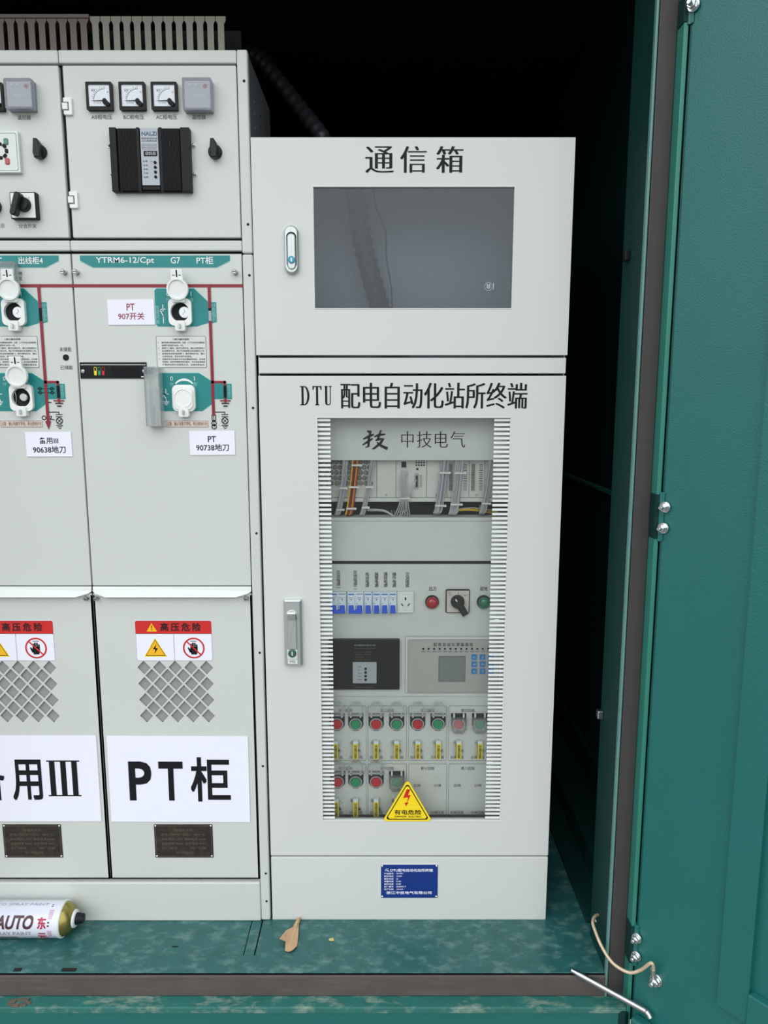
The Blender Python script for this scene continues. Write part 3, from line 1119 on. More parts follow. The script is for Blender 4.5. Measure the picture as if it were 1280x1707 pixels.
        m.build('switch_plate', root, 'teal printed switch plate')
        if pt:
            switch_cover(root, 302, 521, dx, True, 'moon') if row == 0 else switch_cover(root, 308, 664, dx, False)
        else:
            switch_cover(root, 302 + 6, 521, dx, True, 'moon') if row == 0 else switch_cover(root, 316, 663, dx, True, 'pin')

    # instruction plate
    y = YD - 0.0006
    a, b, c, d = R(261, 560, 344, 613, YD) if pt else R(261, 560, 344, 613, YD)
    m = MB(dx)
    m.prism(rrect(a, b, c, d, 0.003), YD, y, 'panel_grey')
    m.ring(rrect(a, b, c, d, 0.003), rrect(a + .0008, b - .0008, c + .0008, d - .0008, 0.0025), y, y - 0.0002, 'ink_soft')
    w, h = b - a, d - c
    m.text(INSTR[0], a + w * 0.34, a + w * 0.66, d - h * 0.135, d - h * 0.075, y - 0.0004, 'ink', 0.01)
    for i, (n_, s) in enumerate(INSTR[1:]):
        zt2 = d - h * (0.18 + 0.087 * i)
        if n_:
            m.text(n_, a + w * 0.04, a + w * 0.06, zt2 - h * 0.05, zt2, y - 0.0004, 'ink')
        m.text(s, a + w * 0.11, a + w * (0.97 if len(s) > 18 else 0.97 * (len(s) / 21 * 0.87 + 0.11)), zt2 - h * 0.058, zt2, y - 0.0004, 'ink', 0.006)
    m.build('instruction_plate', root, 'white operating instruction plate with small print')
    # red-brown warning strip
    a, b, c, d = R(277, 701, 347, 712, YD)
    m = MB(dx)
    m.prism(rect(a, b, c, d), YD, y, 'pink_plate')
    m.ring(rect(a, b, c, d), rect(a + .0007, b - .0007, c + .0007, d - .0007), y, y - 0.0002, 'brown_ink')
    m.text('注意：确认电缆不带电，再合接地开关', a + .002, b - .002, c + .0025, d - .0022, y - 0.0003, 'brown_ink', 0.01)
    m.build('warning_strip', root, 'small boxed warning line in red-brown')

    # access door with the folded lip on top
    xd0, xd1 = xa + G / 2, xb - G
    a, b, c, d = R(229, 1104, 360, 1201, YD)
    w, h = b - a, d - c
    holes = []
    px_ = w / 5.05
    pz_ = h / 3.62
    dw, dh = px_ * 0.43, pz_ * 0.43
    for r in range(7):
        n_ = 5 if r % 2 == 0 else 4
        for q in range(n_):
            hx_ = a + px_ * (0.5 + q + (0.5 if n_ == 4 else 0))
            hz_ = d - pz_ * (0.33 + r * 0.5)
            holes.append([(hx_ - dw, hz_), (hx_, hz_ - dh), (hx_ + dw, hz_), (hx_, hz_ + dh)])
    m = MB(dx)
    zl1 = zz(992, YD)
    m.plate(rect(xd0, xd1, zd0, zl1 + 0.004), holes, YD + 0.003, YD, 'cabinet_grey')
    m.box(xd0, xd0 + 0.003, YD, 0.0, zd0, zl1, 'cabinet_grey')
    m.box(xd1 - 0.003, xd1, YD, 0.0, zd0, zl1, 'cabinet_grey')
    m.box(xd0, xd1, YD, 0.0, zd0, zd0 + 0.003, 'cabinet_grey')
    m.build('access_door', root)
    m = MB(dx)
    m.box(a - 0.004, b + 0.004, YD + 0.0045, YD + 0.006, c - 0.004, d + 0.004, 'hole_mesh')
    m.build('vent_mesh', root, 'grey filter mesh behind the diamond vent')
    m = MB(dx)                                       # lip: sloped sheet with tapered ends
    zA, zB = zz(977.5, YD), zz(993, YD)
    e = 0.030
    V = [(xd0, YD, zA), (xd1, YD, zA), (xd1, YD - 0.002, zB + 0.010), (xd1 - 0.006, YD - 0.006, zB + 0.006), (xd1 - e, YD - 0.013, zB), (xd0 + e, YD - 0.013, zB), (xd0 + 0.006, YD - 0.006, zB + 0.006), (xd0, YD - 0.002, zB + 0.010)]
    m.geo(V, [tuple(range(8))[::-1]], 'edge_white')
    V2 = [(v[0], min(0.0, v[1] + 0.003), v[2] - 0.0015) for v in V]
    m.geo(V2, [tuple(range(8))], 'cabinet_grey')
    m.geo(V + V2, [(i, (i + 1) % 8, 8 + (i + 1) % 8, 8 + i) for i in range(8)], 'edge_white')
    m.build('door_lip', root, 'bright folded lip along the top of the access door')
    for px in (162, 411):
        stud(root, px, 996.5, YD, dx, 0.0055)
    # warning sticker
    y = YD - 0.0006
    a, b, c, d = R(226, 1034, 354, 1102, YD)
    m = MB(dx)
    w, h = b - a, d - c
    m.prism(rrect(a, b, c, d, 0.004), YD, y, 'paper')
    m.ring(rrect(a + .0007, b - .0007, c + .0007, d - .0007, 0.004), rrect(a + .0013, b - .0013, c + .0013, d - .0013, 0.0035), y, y - 0.0002, 'ink_soft')
    zr = d - h * 0.325
    m.prism([(a + .001, zr), (b - .001, zr)] + rrect(a + .001, b - .001, c, d - .001, 0.004)[6:18], y, y - 0.0003, 'sign_red')
    m.line([(a + .001, zr), (b - .001, zr)], 0.0007, y - 0.0005, 'ink')
    m.line([(a + w * 0.50, zr), (a + w * 0.50, c)], 0.0006, y - 0.0004, 'ink_soft')
    for i, ch in enumerate('高压危险'):
        m.char(ch, a + w * (0.385 + 0.138 * i), d - h * 0.165, h * 0.17, y - 0.0006, 'sign_black', 0.025)
    def tri(cx, cz, r, mm, yy):
        m.flat([(cx - r * 1.0, cz - r * 0.7), (cx + r * 1.0, cz - r * 0.7), (cx, cz + r * 1.0)], yy, mm)
    tx, tz = a + w * 0.22, d - h * 0.185
    tri(tx, tz, h * 0.125, 'sign_yellow', y - 0.0006)
    m.text('!', tx - .0008, tx + .0008, tz - h * 0.06, tz + h * 0.07, y - 0.0008, 'ink', 0.02)
    tx, tz = a + w * 0.255, c + h * 0.30
    tri(tx, tz, h * 0.27, 'bright_yellow', y - 0.0004)
    tri(tx, tz + h * .003, h * 0.235, 'ink', y - 0.0006)
    tri(tx, tz + h * .003, h * 0.215, 'sign_yellow', y - 0.0008)
    q = h * 0.10
    m.flat([(tx + q * .25, tz + q * 1.2), (tx - q * .6, tz - q * .05), (tx + q * .0, tz - q * .05), (tx - q * .25, tz - q * 1.2), (tx + q * .6, tz + q * .25), (tx + q * .05, tz + q * .25)], y - 0.001, 'ink')
    tx, tz = a + w * 0.755, c + h * 0.325
    r = h * 0.255
    # hand with five fingers under a bar
    m.flat([(tx - r * .34, tz - r * .10), (tx - r * .24, tz - r * .62), (tx + r * .26, tz - r * .62), (tx + r * .36, tz - r * .2), (tx + r * .36, tz + r * .10), (tx - r * .30, tz + r * .10)], y - 0.0005, 'ink')
    for fx_, top in ((-.23, .42), (-.07, .54), (.11, .52), (.28, .36)):
        m.prism(rrect(tx + r * (fx_ - .07), tx + r * (fx_ + .07), tz, tz + r * top, r * .06, 3), y - .0002, y - 0.0005, 'ink')
    m.stroke([(tx - r * .26, tz - r * .40), (tx - r * .52, tz + r * .06)], [r * .24, r * .12], y - 0.0005, 'ink')
    m.line([(tx - r * .25, tz + r * .66), (tx + r * .25, tz + r * .66)], r * .06, y - 0.0005, 'ink')
    n_ = 36
    m.ring(circ(tx, tz, r, n_), circ(tx, tz, r * 0.86, n_), y - 0.0004, y - 0.0007, 'sign_red')
    m.line([(tx - r * .66, tz + r * .66), (tx + r * .66, tz - r * .66)], r * .12, y - 0.0008, 'sign_red')
    m.build('warning_sticker', root, 'red and white high-voltage warning sticker')
    # rating plate
    a, b, c, d = R(258, 1374, 355, 1429, YD)
    m = MB(dx)
    y = YD - 0.0012
    m.prism(rrect(a, b, c, d, 0.0015), YD, y, 'dark_plate')
    w, h = b - a, d - c
    m.ring(rrect(a + .003, b - .003, c + .003, d - .003, 0.004), rrect(a + .0037, b - .0037, c + .0037, d - .0037, 0.0036), y, y - 0.0002, 'plate_text')
    for i, s in enumerate(('负荷开关柜', '型号 YTRM6-12/Cpt   编号 G7', '额定电压 12kV  额定电流 630A', '额定频率 50Hz  防护等级 IP3X', '出厂编号           出厂日期', '电气有限公司')):
        ce = i in (0, 5)
        zt2 = d - h * (0.13 + 0.135 * i)
        m.text(s, a + w * (.36 if ce else .12), a + w * (.66 if ce else .88), zt2 - h * .075, zt2, y - 0.0003, 'plate_text')
    o = m.build('rating_plate', root, 'dark engraved metal rating plate')
    for px_r in ((a + .0035, c + .0035), (b - .0035, c + .0035), (a + .0035, d - .0035), (b - .0035, d - .0035)):
        m = MB(dx)
        m.lathe(px_r[0], px_r[1], [(.0026, y), (.0020, y - .0012), (.0001, y - .0016)], 'chrome', 12)
        m.build('rivet', o)
    return root, (xa, xb, zt, zk)

pt_root, _ = switch_unit(0.0, True)
sp_root, _ = switch_unit(-UW, False)

# ---- what only the PT unit carries
for x0 in (143, 198, 251.5):
    voltmeter(pt_root, x0, 136, x0 + 43.5, 183)
thermostat(pt_root, 304, 129, 352, 183)

yb = YD
yf = YD - 0.015
a, b, c, d = R(184, 212, 317, 319, yf)
m = MB()
w, h = b - a, d - c
m.box(a, b, yf + 0.006, yb, c, d, 'black_plastic', 0.001)
nf = 13
for x0, x1 in ((a + w * 0.115, a + w * 0.335), (a + w * 0.655, a + w * 0.875)):
    for i in range(nf):
        fx = x0 + (x1 - x0) * (i + 0.5) / nf
        m.box(fx - 0.0009, fx + 0.0009, yf, yf + 0.0065, c + 0.002, d - 0.002, 'black')
for x0, x1 in ((a, a + w * 0.085), (a + w * 0.335, a + w * 0.375), (a + w * 0.615, a + w * 0.655), (a + w * 0.885, b)):
    m.box(x0, x1, yf - 0.0005, yf + 0.0065, c, d, 'black_plastic', 0.001)
deh = m.build('dehumidifier', pt_root, 'black finned dehumidifier unit with silver control strip')
x0, x1 = a + w * 0.385, a + w * 0.605
m = MB()
y = yf + 0.001
m.prism(rect(x0, x1, c + h * 0.10, d - h * 0.02), yf + .006, y, 'strip_silver')
m.prism(rect(x0, x1, c + h * 0.03, c + h * 0.085), yf + .006, y, 'black_plastic')
u = x1 - x0
y -= 0.0004
m.text('NALZI', x0 + u * .08, x1 - u * .06, d - h * .125, d - h * .065, y, 'slate_blue', 0.02)
m.text('微型智能除湿', x0 + u * .05, x1 - u * .04, d - h * .185, d - h * .155, y, 'ink_soft')
m.text('(防)凝露装置', x0 + u * .08, x1 - u * .06, d - h * .225, d - h * .195, y, 'ink_soft')
for i in range(4):
    zt2 = d - h * (.255 + .024 * i)
    m.text(('环境温度低于设定', '值时自动加热除湿', '湿度大于设定值时', '启动风扇并排水')[i], x0 + u * .05, x1 - u * .08, zt2 - h * .015, zt2, y, 'ink_soft')
m.prism(rect(x0 + u * .16, x1 - u * .08, c + h * .555, c + h * .635), y + .0004, y - .0004, 'ink')
m.text('888', x0 + u * .26, x1 - u * .16, c + h * .57, c + h * .62, y - .0007, 'strip_silver')
for i, s in enumerate(('设置', '加键', '减键', '功能', '报警')):
    zt2 = c + h * (.475 - .062 * i)
    m.text(s, x0 + u * .08, x0 + u * .36, zt2 - h * .012, zt2 + h * .012, y, 'ink_soft')
m.text('工作', x0 + u * .48, x0 + u * .66, c + h * .46, c + h * .48, y, 'ink_soft')
m.build('control_strip', deh, 'silver control strip with display window')
for i in range(4):
    m = MB()
    cz = c + h * (.455 - .075 * i)
    m.lathe(x0 + u * .78, cz, [(.0027, y + .0004), (.0026, y - .0015), (.0014, y - .0019)], 'black', 14)
    m.build('push_button', deh)
for px, py in ((182, 243), (186, 291), (323, 243), (325, 291)):
    p = at(px, py, YD)
    m = MB()
    m.lathe(p.x, p.z, [(.0042, YD), (.0042, YD - .0012)], 'steel', 14)
    m.lathe(p.x, p.z, [(.0030, YD - .0012), (.0026, YD - .0045), (.0010, YD - .0052)], 'steel', 14)
    m.build('mounting_screw', deh, 'small steel mounting screw')

# voltage indicator strip and its hanging clear cover
a, b, c, d = R(134, 604, 245, 631, YD)
m = MB()
m.ring(rect(a, b, c, d), rect(a + .0015, b - .0015, c + .0015, d - .004), YD, YD - 0.0016, 'black_plastic')
m.prism(rect(a + .0015, b - .0015, d - .0055, d - .0028), YD, YD - .0012, 'edge_white')
m.prism(rect(a + .001, b - .001, c + .001, d - .0055), YD, YD - 0.001, 'black_plastic')
m.prism(rect(a + (b - a) * .47, a + (b - a) * .88, c + .003, d - .008), YD, YD - .0014, 'black')
m.prism(rect(b - .012, b - .004, c + .0025, c + .0045), YD, YD - .0016, 'white_matte')
vi = m.build('voltage_indicator', pt_root, 'black voltage indicator strip with three lamps')
w, h = b - a, d - c
for i, mm in enumerate(('bright_yellow', 'green_cap', 'red_cap')):
    m = MB()
    cx = a + w * (.228 + .059 * i)
    cz = c + h * .45
    m.ring(rrect(cx - .0027, cx + .0027, cz - .0085, cz + .0085, .0026), rrect(cx - .0019, cx + .0019, cz - .0076, cz + .0076, .0018), YD - .001, YD - .0018, mm)
    m.prism(rrect(cx - .0017, cx + .0017, cz - .007, cz + .001, .0012), YD - .001, YD - .0016, mm)
    m.lathe(cx, cz + .0045, [(.0017, YD - .001), (.0017, YD - .002)], 'black', 10)
    m.build('indicator_lamp', vi, ('yellow indicator lamp', 'green indicator lamp', 'red indicator lamp')[i])
for cx in (a + w * .042, a + w * .955):
    m = MB()
    m.lathe(cx, c + h * .45, [(.0045, YD - .001), (.0042, YD - .0030), (.0020, YD - .0042)], 'chrome', 16)
    m.box(cx - .0028, cx + .0028, YD - .0046, YD - .0036, c + h * .45 - .0004, c + h * .45 + .0004, 'ink_soft')
    m.build('screw', vi)
a, b, c, d = R(242, 611, 268, 711, YD - .02)
m = MB()
m.ring(rrect(a, b, c, d, .002), rrect(a + .0012, b - .0012, c + .0012, d - .0012, .002), YD - .002, YD - .022, 'acrylic_thin')
m.flat(rrect(a, b, c, d, .002), YD - .022, 'acrylic_thin')
m.prism(rrect(a + .001, b - .012, d - .016, d - .001, .002), YD - .002, YD - .022, 'acrylic')
m.prism(rrect(a + .012, b - .001, c + .004, d - .040, .001), YD - .008, YD - .010, 'acrylic')
m.prism(rrect(a + .012, a + .0145, c + .004, c + .045, .001), YD - .010, YD - .014, 'acrylic_grey')
m.build('clear_cover', pt_root, 'clear plastic cover hanging open beside the indicator strip')

def paper(root, px0, py0, px1, py1, lines, ink='ink', rot=0.0, Y=YD - 0.0016, name='paper_label', label=None, curl=0.0):
    """sheet of paper stuck to a door; lines = (text, left px, right px, top px, bottom px, boldness)"""
    m = MB()
    a, b, c, d = R(px0, py0, px1, py1, Y)
    m.prism(rect(a, b, c, d), Y + .0006, Y, 'paper')
    for s, x0, x1, y0, y1, bo in lines:
        e, f, g, h_ = R(x0, y0, x1, y1, Y)
        m.text(s, e, f, g, h_, Y - .0004, ink, bo)
    if rot:
        cx, cz = (a + b) / 2, (c + d) / 2
        bmesh.ops.rotate(m.bm, verts=m.bm.verts[:], cent=Vector((cx, 0, cz)), matrix=Matrix.Rotation(rot, 3, 'Y'))
    return m.build(name, root, label)

paper(pt_root, 179.5, 499, 257, 541.5, (('PT', 211, 224.5, 506, 517.5, .01), ('907开关', 197, 240.5, 521, 533, .01)), 'maroon_ink', -0.006, label='white label reading PT 907开关 in red')
paper(pt_root, 316, 718, 391.5, 758.5, (('PT', 346.5, 360, 727, 737, .012), ('90738地刀', 327, 381.5, 740, 752, .012)), 'ink', -0.006, label='white label reading PT 90738地刀')
paper(sp_root, 43, 720, 119.5, 761, (('备用III', 65, 97, 729, 740, .012), ('90638地刀', 55, 109.5, 743.5, 755.5, .012)), 'ink', -0.005, label='white label reading 备用III 90638地刀')
o = paper(pt_root, 181.5, 1227, 415, 1370, (('P', 215, 253, 1269.5, 1334.5, .021), ('T', 265, 305.5, 1269.5, 1334.5, .021), ('柜', 317.5, 384, 1262, 1336, .016)), 'ink', 0.004, name='paper_sign', label='white paper sheet reading PT柜 in large black letters')
Y = YD - 0.0016
m = MB()
a, b, c, d = R(-70, 1226, 164.5, 1369, Y)
m.prism(rect(a, b, c, d), Y + .0006, Y, 'paper')
e, f, g, h_ = R(20, 1266, 70, 1334, Y)
m.text('用', e, f, g, h_, Y - .0004, 'ink', .016)
e, f, g, h_ = R(-48, 1262, 8, 1334, Y)
m.text('备', e, f, g, h_, Y - .0004, 'ink', .016)
for x0 in (88, 106.5, 125):
    e, f, g, h_ = R(x0 - 4.6, 1268, x0 + 4.6, 1327, Y)
    m.flat(rect(e, f, g, h_), Y - .0004, 'ink')
for y0 in (1267.5, 1325):
    e, f, g, h_ = R(77 if y0 < 1300 else 81.5, y0, 132 if y0 < 1300 else 136, y0 + 2.2, Y)
    m.flat(rect(e, f, g, h_), Y - .0005, 'ink')
m.build('paper_sign', sp_root, 'white paper sheet reading 备用III in large black letters')

# ---- what only the spare unit carries
voltmeter(sp_root, -38, 137, 5, 184)
thermostat(sp_root, 7, 130, 53, 181)
a, b, c, d = R(-34, 218, 32, 288, YD - .008)
m = MB()
m.prism(rrect(a, b, c, d, .002), YD, YD - .008, 'edge_white', .001)
m.ring(rrect(a + .004, b - .004, c + .004, d - .004, .003), rrect(a + .0046, b - .0046, c + .0046, d - .0046, .003), YD - .008, YD - .0083, 'ink_soft')
w, h = b - a, d - c
cx, cz = a + w * .52, c + h * .52
for ang in range(0, 360, 45):
    q = math.radians(ang)
    M_ = Matrix.Translation((cx + .0125 * math.cos(q), 0, cz + .0125 * math.sin(q))) @ Matrix.Rotation(-q, 4, 'Y')
    m.prism(rrect(-.0032, .0032, -.0042, .0042, .0022), YD - .008, YD - .0088, 'ink', M=M_)
dp = m.build('display_panel', sp_root, 'white status display panel with dark indicator ring')
for px, py, mm, lb in ((10, 236, 'green_lens', 'green status lamp'), (12.5, 269, 'red_lens', 'red status lamp')):
    p = at(px, py, YD - .008)
    m = MB()
    m.prism(rrect(p.x - .0045, p.x + .0045, p.z - .006, p.z + .006, .003), YD - .008, YD - .0098, mm, .0008)
    m.build('status_lamp', dp, lb)
# cam switch with white face
yf = YD - .012
a, b, c, d = R(17, 320, 61, 365, yf)
m = MB()
m.prism(rrect(a, b, c, d, .002), YD, yf, 'black_plastic', .0006)
m.prism(rrect(a + .0018, b - .0030, c + .0022, d - .0018, .001), YD - .008, yf - .0005, 'white_plastic')
w, h = b - a, d - c
m.text('分', a + w * .70, a + w * .76, c + h * .76, c + h * .81, yf - .0009, 'ink_soft')
m.text('合', a + w * .76, a + w * .82, c + h * .50, c + h * .55, yf - .0009, 'ink_soft')
cs = m.build('cam_switch', sp_root, 'square cam switch with white face')
m = MB()
cx, cz = a + w * .46, c + h * .52
m.lathe(cx + .004, cz, [(w * .27, yf - .0005), (w * .25, yf - .010), (w * .21, yf - .012)], 'knob_black', 26)
M_ = Matrix.Translation((cx - .002, 0, cz - .002)) @ Matrix.Rotation(math.radians(18), 4, 'Y')
m.prism(rrect(-w * .15, w * .09, -h * .46, h * .42, w * .10), yf - .008, yf - .024, 'knob_black', .002, M=M_)
m.build('switch_handle', cs, 'black pistol-grip handle')
p = at(-10, 345, YD)
m = MB()
m.lathe(p.x, p.z, [(PX(13, 345, YD), YD), (PX(13, 345, YD), YD - .006), (PX(10, 345, YD), YD - .014)], 'knob_black', 24)
m.build('push_button', sp_root, 'round black button cut by the photo edge')
# charge state hole and wording
m = MB()
p = at(110, 596, YD)
m.lathe(p.x, p.z, [(PX(5.2, 596, YD), YD - .0003), (PX(5.2, 596, YD), YD - .0006)], 'gap_black', 22)
m.build('charge_indicator', sp_root, 'round black spring-charge indicator')
a, b, c, d = R(-20, 436, 25, 478, YD - .02)
m = MB()
m.ring(rrect(a, b, c, d, .002), rrect(a + .0012, b - .0012, c + .0012, d - .0012, .002), YD - .001, YD - .02, 'acrylic_thin')
m.flat(rrect(a, b, c, d, .002), YD - .02, 'acrylic_thin')
m.prism(rrect(a + .004, b - .020, c + .006, d - .016, .003), YD - .001, YD - .010, 'white_plastic', .001)
m.build('button_cover', sp_root, 'clear plastic flip cover over the button')

# ---- plinth below both units and the end post of the row
xa0 = XS - UW + 0.0005
m = MB()
m.box(xa0, XP - 0.0006, YD - .004, 0.50, 0.0, zz(1464) - .001, 'cabinet_grey', .003)
m.box(xa0, XP - 0.0006, -.004, .004, 0.0, zz(1464) - .0005, 'cabinet_grey')
tag(m.build('cabinet_plinth'), 'long pale grey plinth under the two switchgear cabinets, behind the spray can', 'plinth')
XQ = -0.2605
post = thing('corner_post', 'narrow pale grey punched upright between the switchgear row and the tall control cabinet', 'post', (XP / 2 + XQ / 2, 0.1, 0))
zbk = zz(425)
m = MB()
m.box(XP, XQ, YD - .002, .004, 0.001, zbk - .001, 'cabinet_grey', .003)
m.build('lower_post', post)
m = MB()
m.box(XP, XQ, YD - .002, .004, zbk + .001, zz(87), 'cabinet_grey', .003)
m.build('upper_post', post)
m = MB()
zp_t = zz(90)
m.box(XP + .001, XQ - .001, .004, .27, zz(435), zp_t, 'side_grey')
for py in (150, 170, 195, 215):
    for yy in (.06, .13, .2):
        m.box(XQ - .0015, XQ - .0006, yy, yy + .010, zz(py), zz(py) + .004, 'steel' if yy < .1 else 'gap_black')
m.build('side_panel', post, 'dark punched side panel')
for py in (135, 374, 459, 680, 889, 1088, 1277, 1456, 1502):
    m = MB()
    m.lathe(XP + (XQ - XP) * .64, zz(py, YD - .002), [(.0026, YD - .0021), (.0026, YD - .0026)], 'gap_black', 14)
    m.build('fixing_hole', post, 'small black hole')

# ================================================================== WIRING DUCTS ON TOP
def duct(name, px0, px1, label, mm, cover):
    Y0 = 0.03
    zb_, zt_ = zz(88) + .0005, zz(27, Y0)
    a, b = xx(px0, 60, Y0), xx(px1, 60, Y0)
    root = thing(name, label, 'wiring duct', ((a + b) / 2, Y0 + .03, zb_), 'slotted wiring ducts on the switchgear')
    m = MB()
    m.box(a, b, Y0, Y0 + .06, zb_, zb_ + .010, mm)
    m.box(a, b, Y0 + .056, Y0 + .058, zb_, zt_, 'wall_black')
    m.build('duct_base', root)
    pitch = PX(17.4, 60, Y0)
    n_ = int((b - a) / pitch)
    for i in range(n_):
        cx = a + pitch * (i + .5)
        m = MB()
        fw = PX(5.2, 60, Y0)
        hw = pitch * .47
        zh = zt_ - PX(4, 30, Y0)
        pts = [(cx - fw, zb_ + .008), (cx + fw, zb_ + .008), (cx + fw, zh - .009), (cx + hw, zh - .003), (cx + hw, zt_), (cx - hw, zt_), (cx - hw, zh - .003), (cx - fw, zh - .009)]
        m.prism(pts, Y0 + .002, Y0, mm)
        m.build('duct_finger', root)
    if cover:
        m = MB()
        m.box(a - .02, b, Y0 - .003, Y0 + .06, zt_ - .004, zt_ + .003, mm, .001)
        m.build('duct_lid', root)
    return root

duct('wiring_duct', 151, 393, 'grey slotted wiring duct without a lid on top of the cabinet with three voltmeters', 'duct_grey', False)
duct('wiring_duct', -60, 150.5, 'brownish slotted wiring duct with a lid on the cabinet cut by the photo edge', 'duct_brown', True)

# ================================================================== CONTROL CABINET
CX0, CX1 = -0.2588, 0.3715
YC = -0.010
cc = thing('control_cabinet', 'tall pale grey cabinet with two glazed doors lettered 通信箱 and DTU', 'cabinet', ((CX0 + CX1) / 2, 0.2, 0.0))
zT = zz(228, YC)
zA0, zA1 = zz(592, YC), zz(229, YC)
zB0, zB1 = zz(622.5, YC), zz(596.5, YC)
zD0, zD1 = zz(1425.5, YC), zz(626.5, YC)
zP0, zP1 = 0.0, zz(1429, YC)
YI = 0.045                      # plane of the instruments behind the glass
YBK = 0.45
m = MB()
m.box(CX0 + .002, CX0 + .004, .002, YBK, .0, zT - .002, 'cabinet_grey')
m.box(CX1 - .004, CX1 - .002, .002, YBK, .0, zT - .002, 'cabinet_grey')
m.box(CX0 + .002, CX1 - .002, .002, YBK, zT - .004, zT - .001, 'cabinet_grey')
m.box(CX0 + .002, CX1 - .002, YBK - .003, YBK, .0, zT - .002, 'box_inside')
m.box(CX0 + .004, CX1 - .004, .165, .169, zB1 - .006, zT - .004, 'box_inside')  # added plate close behind the pane, brightens the upper box
m.box(CX0 + .002, CX1 - .002, .002, YBK, zB0 + .006, zB1 - .006, 'box_inside')
m.box(CX0 + .002, CX1 - .002, .002, YBK, zP1 - .006, zP1 - .003, 'box_inside')
m.build('cabinet_body', cc)
# upper door
ux0, ux1, uz0, uz1 = xx(523.5, 413, YC), xx(855, 413, YC), zz(514, YC), zz(311.5, YC)
m = MB()
m.ring(rect(CX0, CX1, zA0, zA1), rect(ux0, ux1, uz0, uz1), 0.0015, YC, 'cabinet_grey_light')
m.ring(rect(ux0 - .0016, ux1 + .0016, uz0 - .0016, uz1 + .0016), rect(ux0, ux1, uz0, uz1), YC, YC - .0008, 'edge_white')
for ch, x0, x1 in (('通', 610, 655), ('信', 668, 710), ('箱', 728, 771)):
    a, b, c, d = R(x0, 244, x1, 288, YC)
    m.text(ch, a, b, c, d, YC - .0005, 'ink', -.010, .024)
m.build('upper_door', cc)
m = MB()
m.box(ux0 - .01, ux1 + .01, YC + .004, YC + .007, uz0 - .01, uz1 + .01, 'pane_smoke')
pane = m.build('upper_window', cc, 'smoky grey window pane')
m = MB()                                         # little moulded mark on the pane
p = at(814, 477.5, YC + .0035)
k = PX(1, 477, YC)
m.line(circ(p.x, p.z, 6.5 * k, 24) + [(p.x + 6.5 * k, p.z)], 0.9 * k, YC + .0035, 'dial_white')
for q in (-2.2, 0.2, 2.6):
    m.line([(p.x - 2.6 * k, p.z + (q + 1) * k), (p.x, p.z + (q - 1.2) * k), (p.x + 2.6 * k, p.z + (q + 1) * k)], 1.0 * k, YC + .0034, 'dial_white')
m.line([(p.x + 8.5 * k, p.z - 5 * k), (p.x + 8.5 * k, p.z + 5 * k)], .7 * k, YC + .0034, 'dial_white')
m.build('window_mark', pane)
# flat oval handle
a, b, c, d = R(473, 375, 497.5, 456, YC - .01)
m = MB()
w, h = b - a, d - c
m.prism(rrect(a, b, c, d, w / 2, 8), YC, YC - .010, 'handle_silver', .003)
hd = m.build('door_handle', cc, 'silver oval flush handle')
m = MB()
m.ring(rrect(a + w * .18, b - w * .14, c + h * .10, d - h * .14, w * .33, 8), rrect(a + w * .23, b - w * .19, c + h * .11, d - h * .17, w * .29, 8), YC - .0098, YC - .0104, 'ink')
m.prism(rrect(a + w * .23, b - w * .19, c + h * .08, d - h * .17, w * .29, 8), YC - .008, YC - .0125, 'handle_silver', .002)
m.build('handle_lever', hd)
m = MB()
lx, lz = a + w * .52, c + h * .28
m.lathe(lx, lz, [(w * .24, YC - .012), (w * .24, YC - .0145), (w * .2, YC - .015)], 'lock_blue', 20)
m.prism(rrect(lx - w * .04, lx + w * .04, lz - w * .12, lz + w * .12, w * .03), YC - .0148, YC - .0154, 'chrome')
m.build('lock', hd, 'bluish round key lock')
# middle rail
m = MB()
m.box(CX0 + .004, CX1 - .002, YC, .002, zB0, zB1, 'cabinet_grey_light', .0012)
m.build('middle_rail', cc)
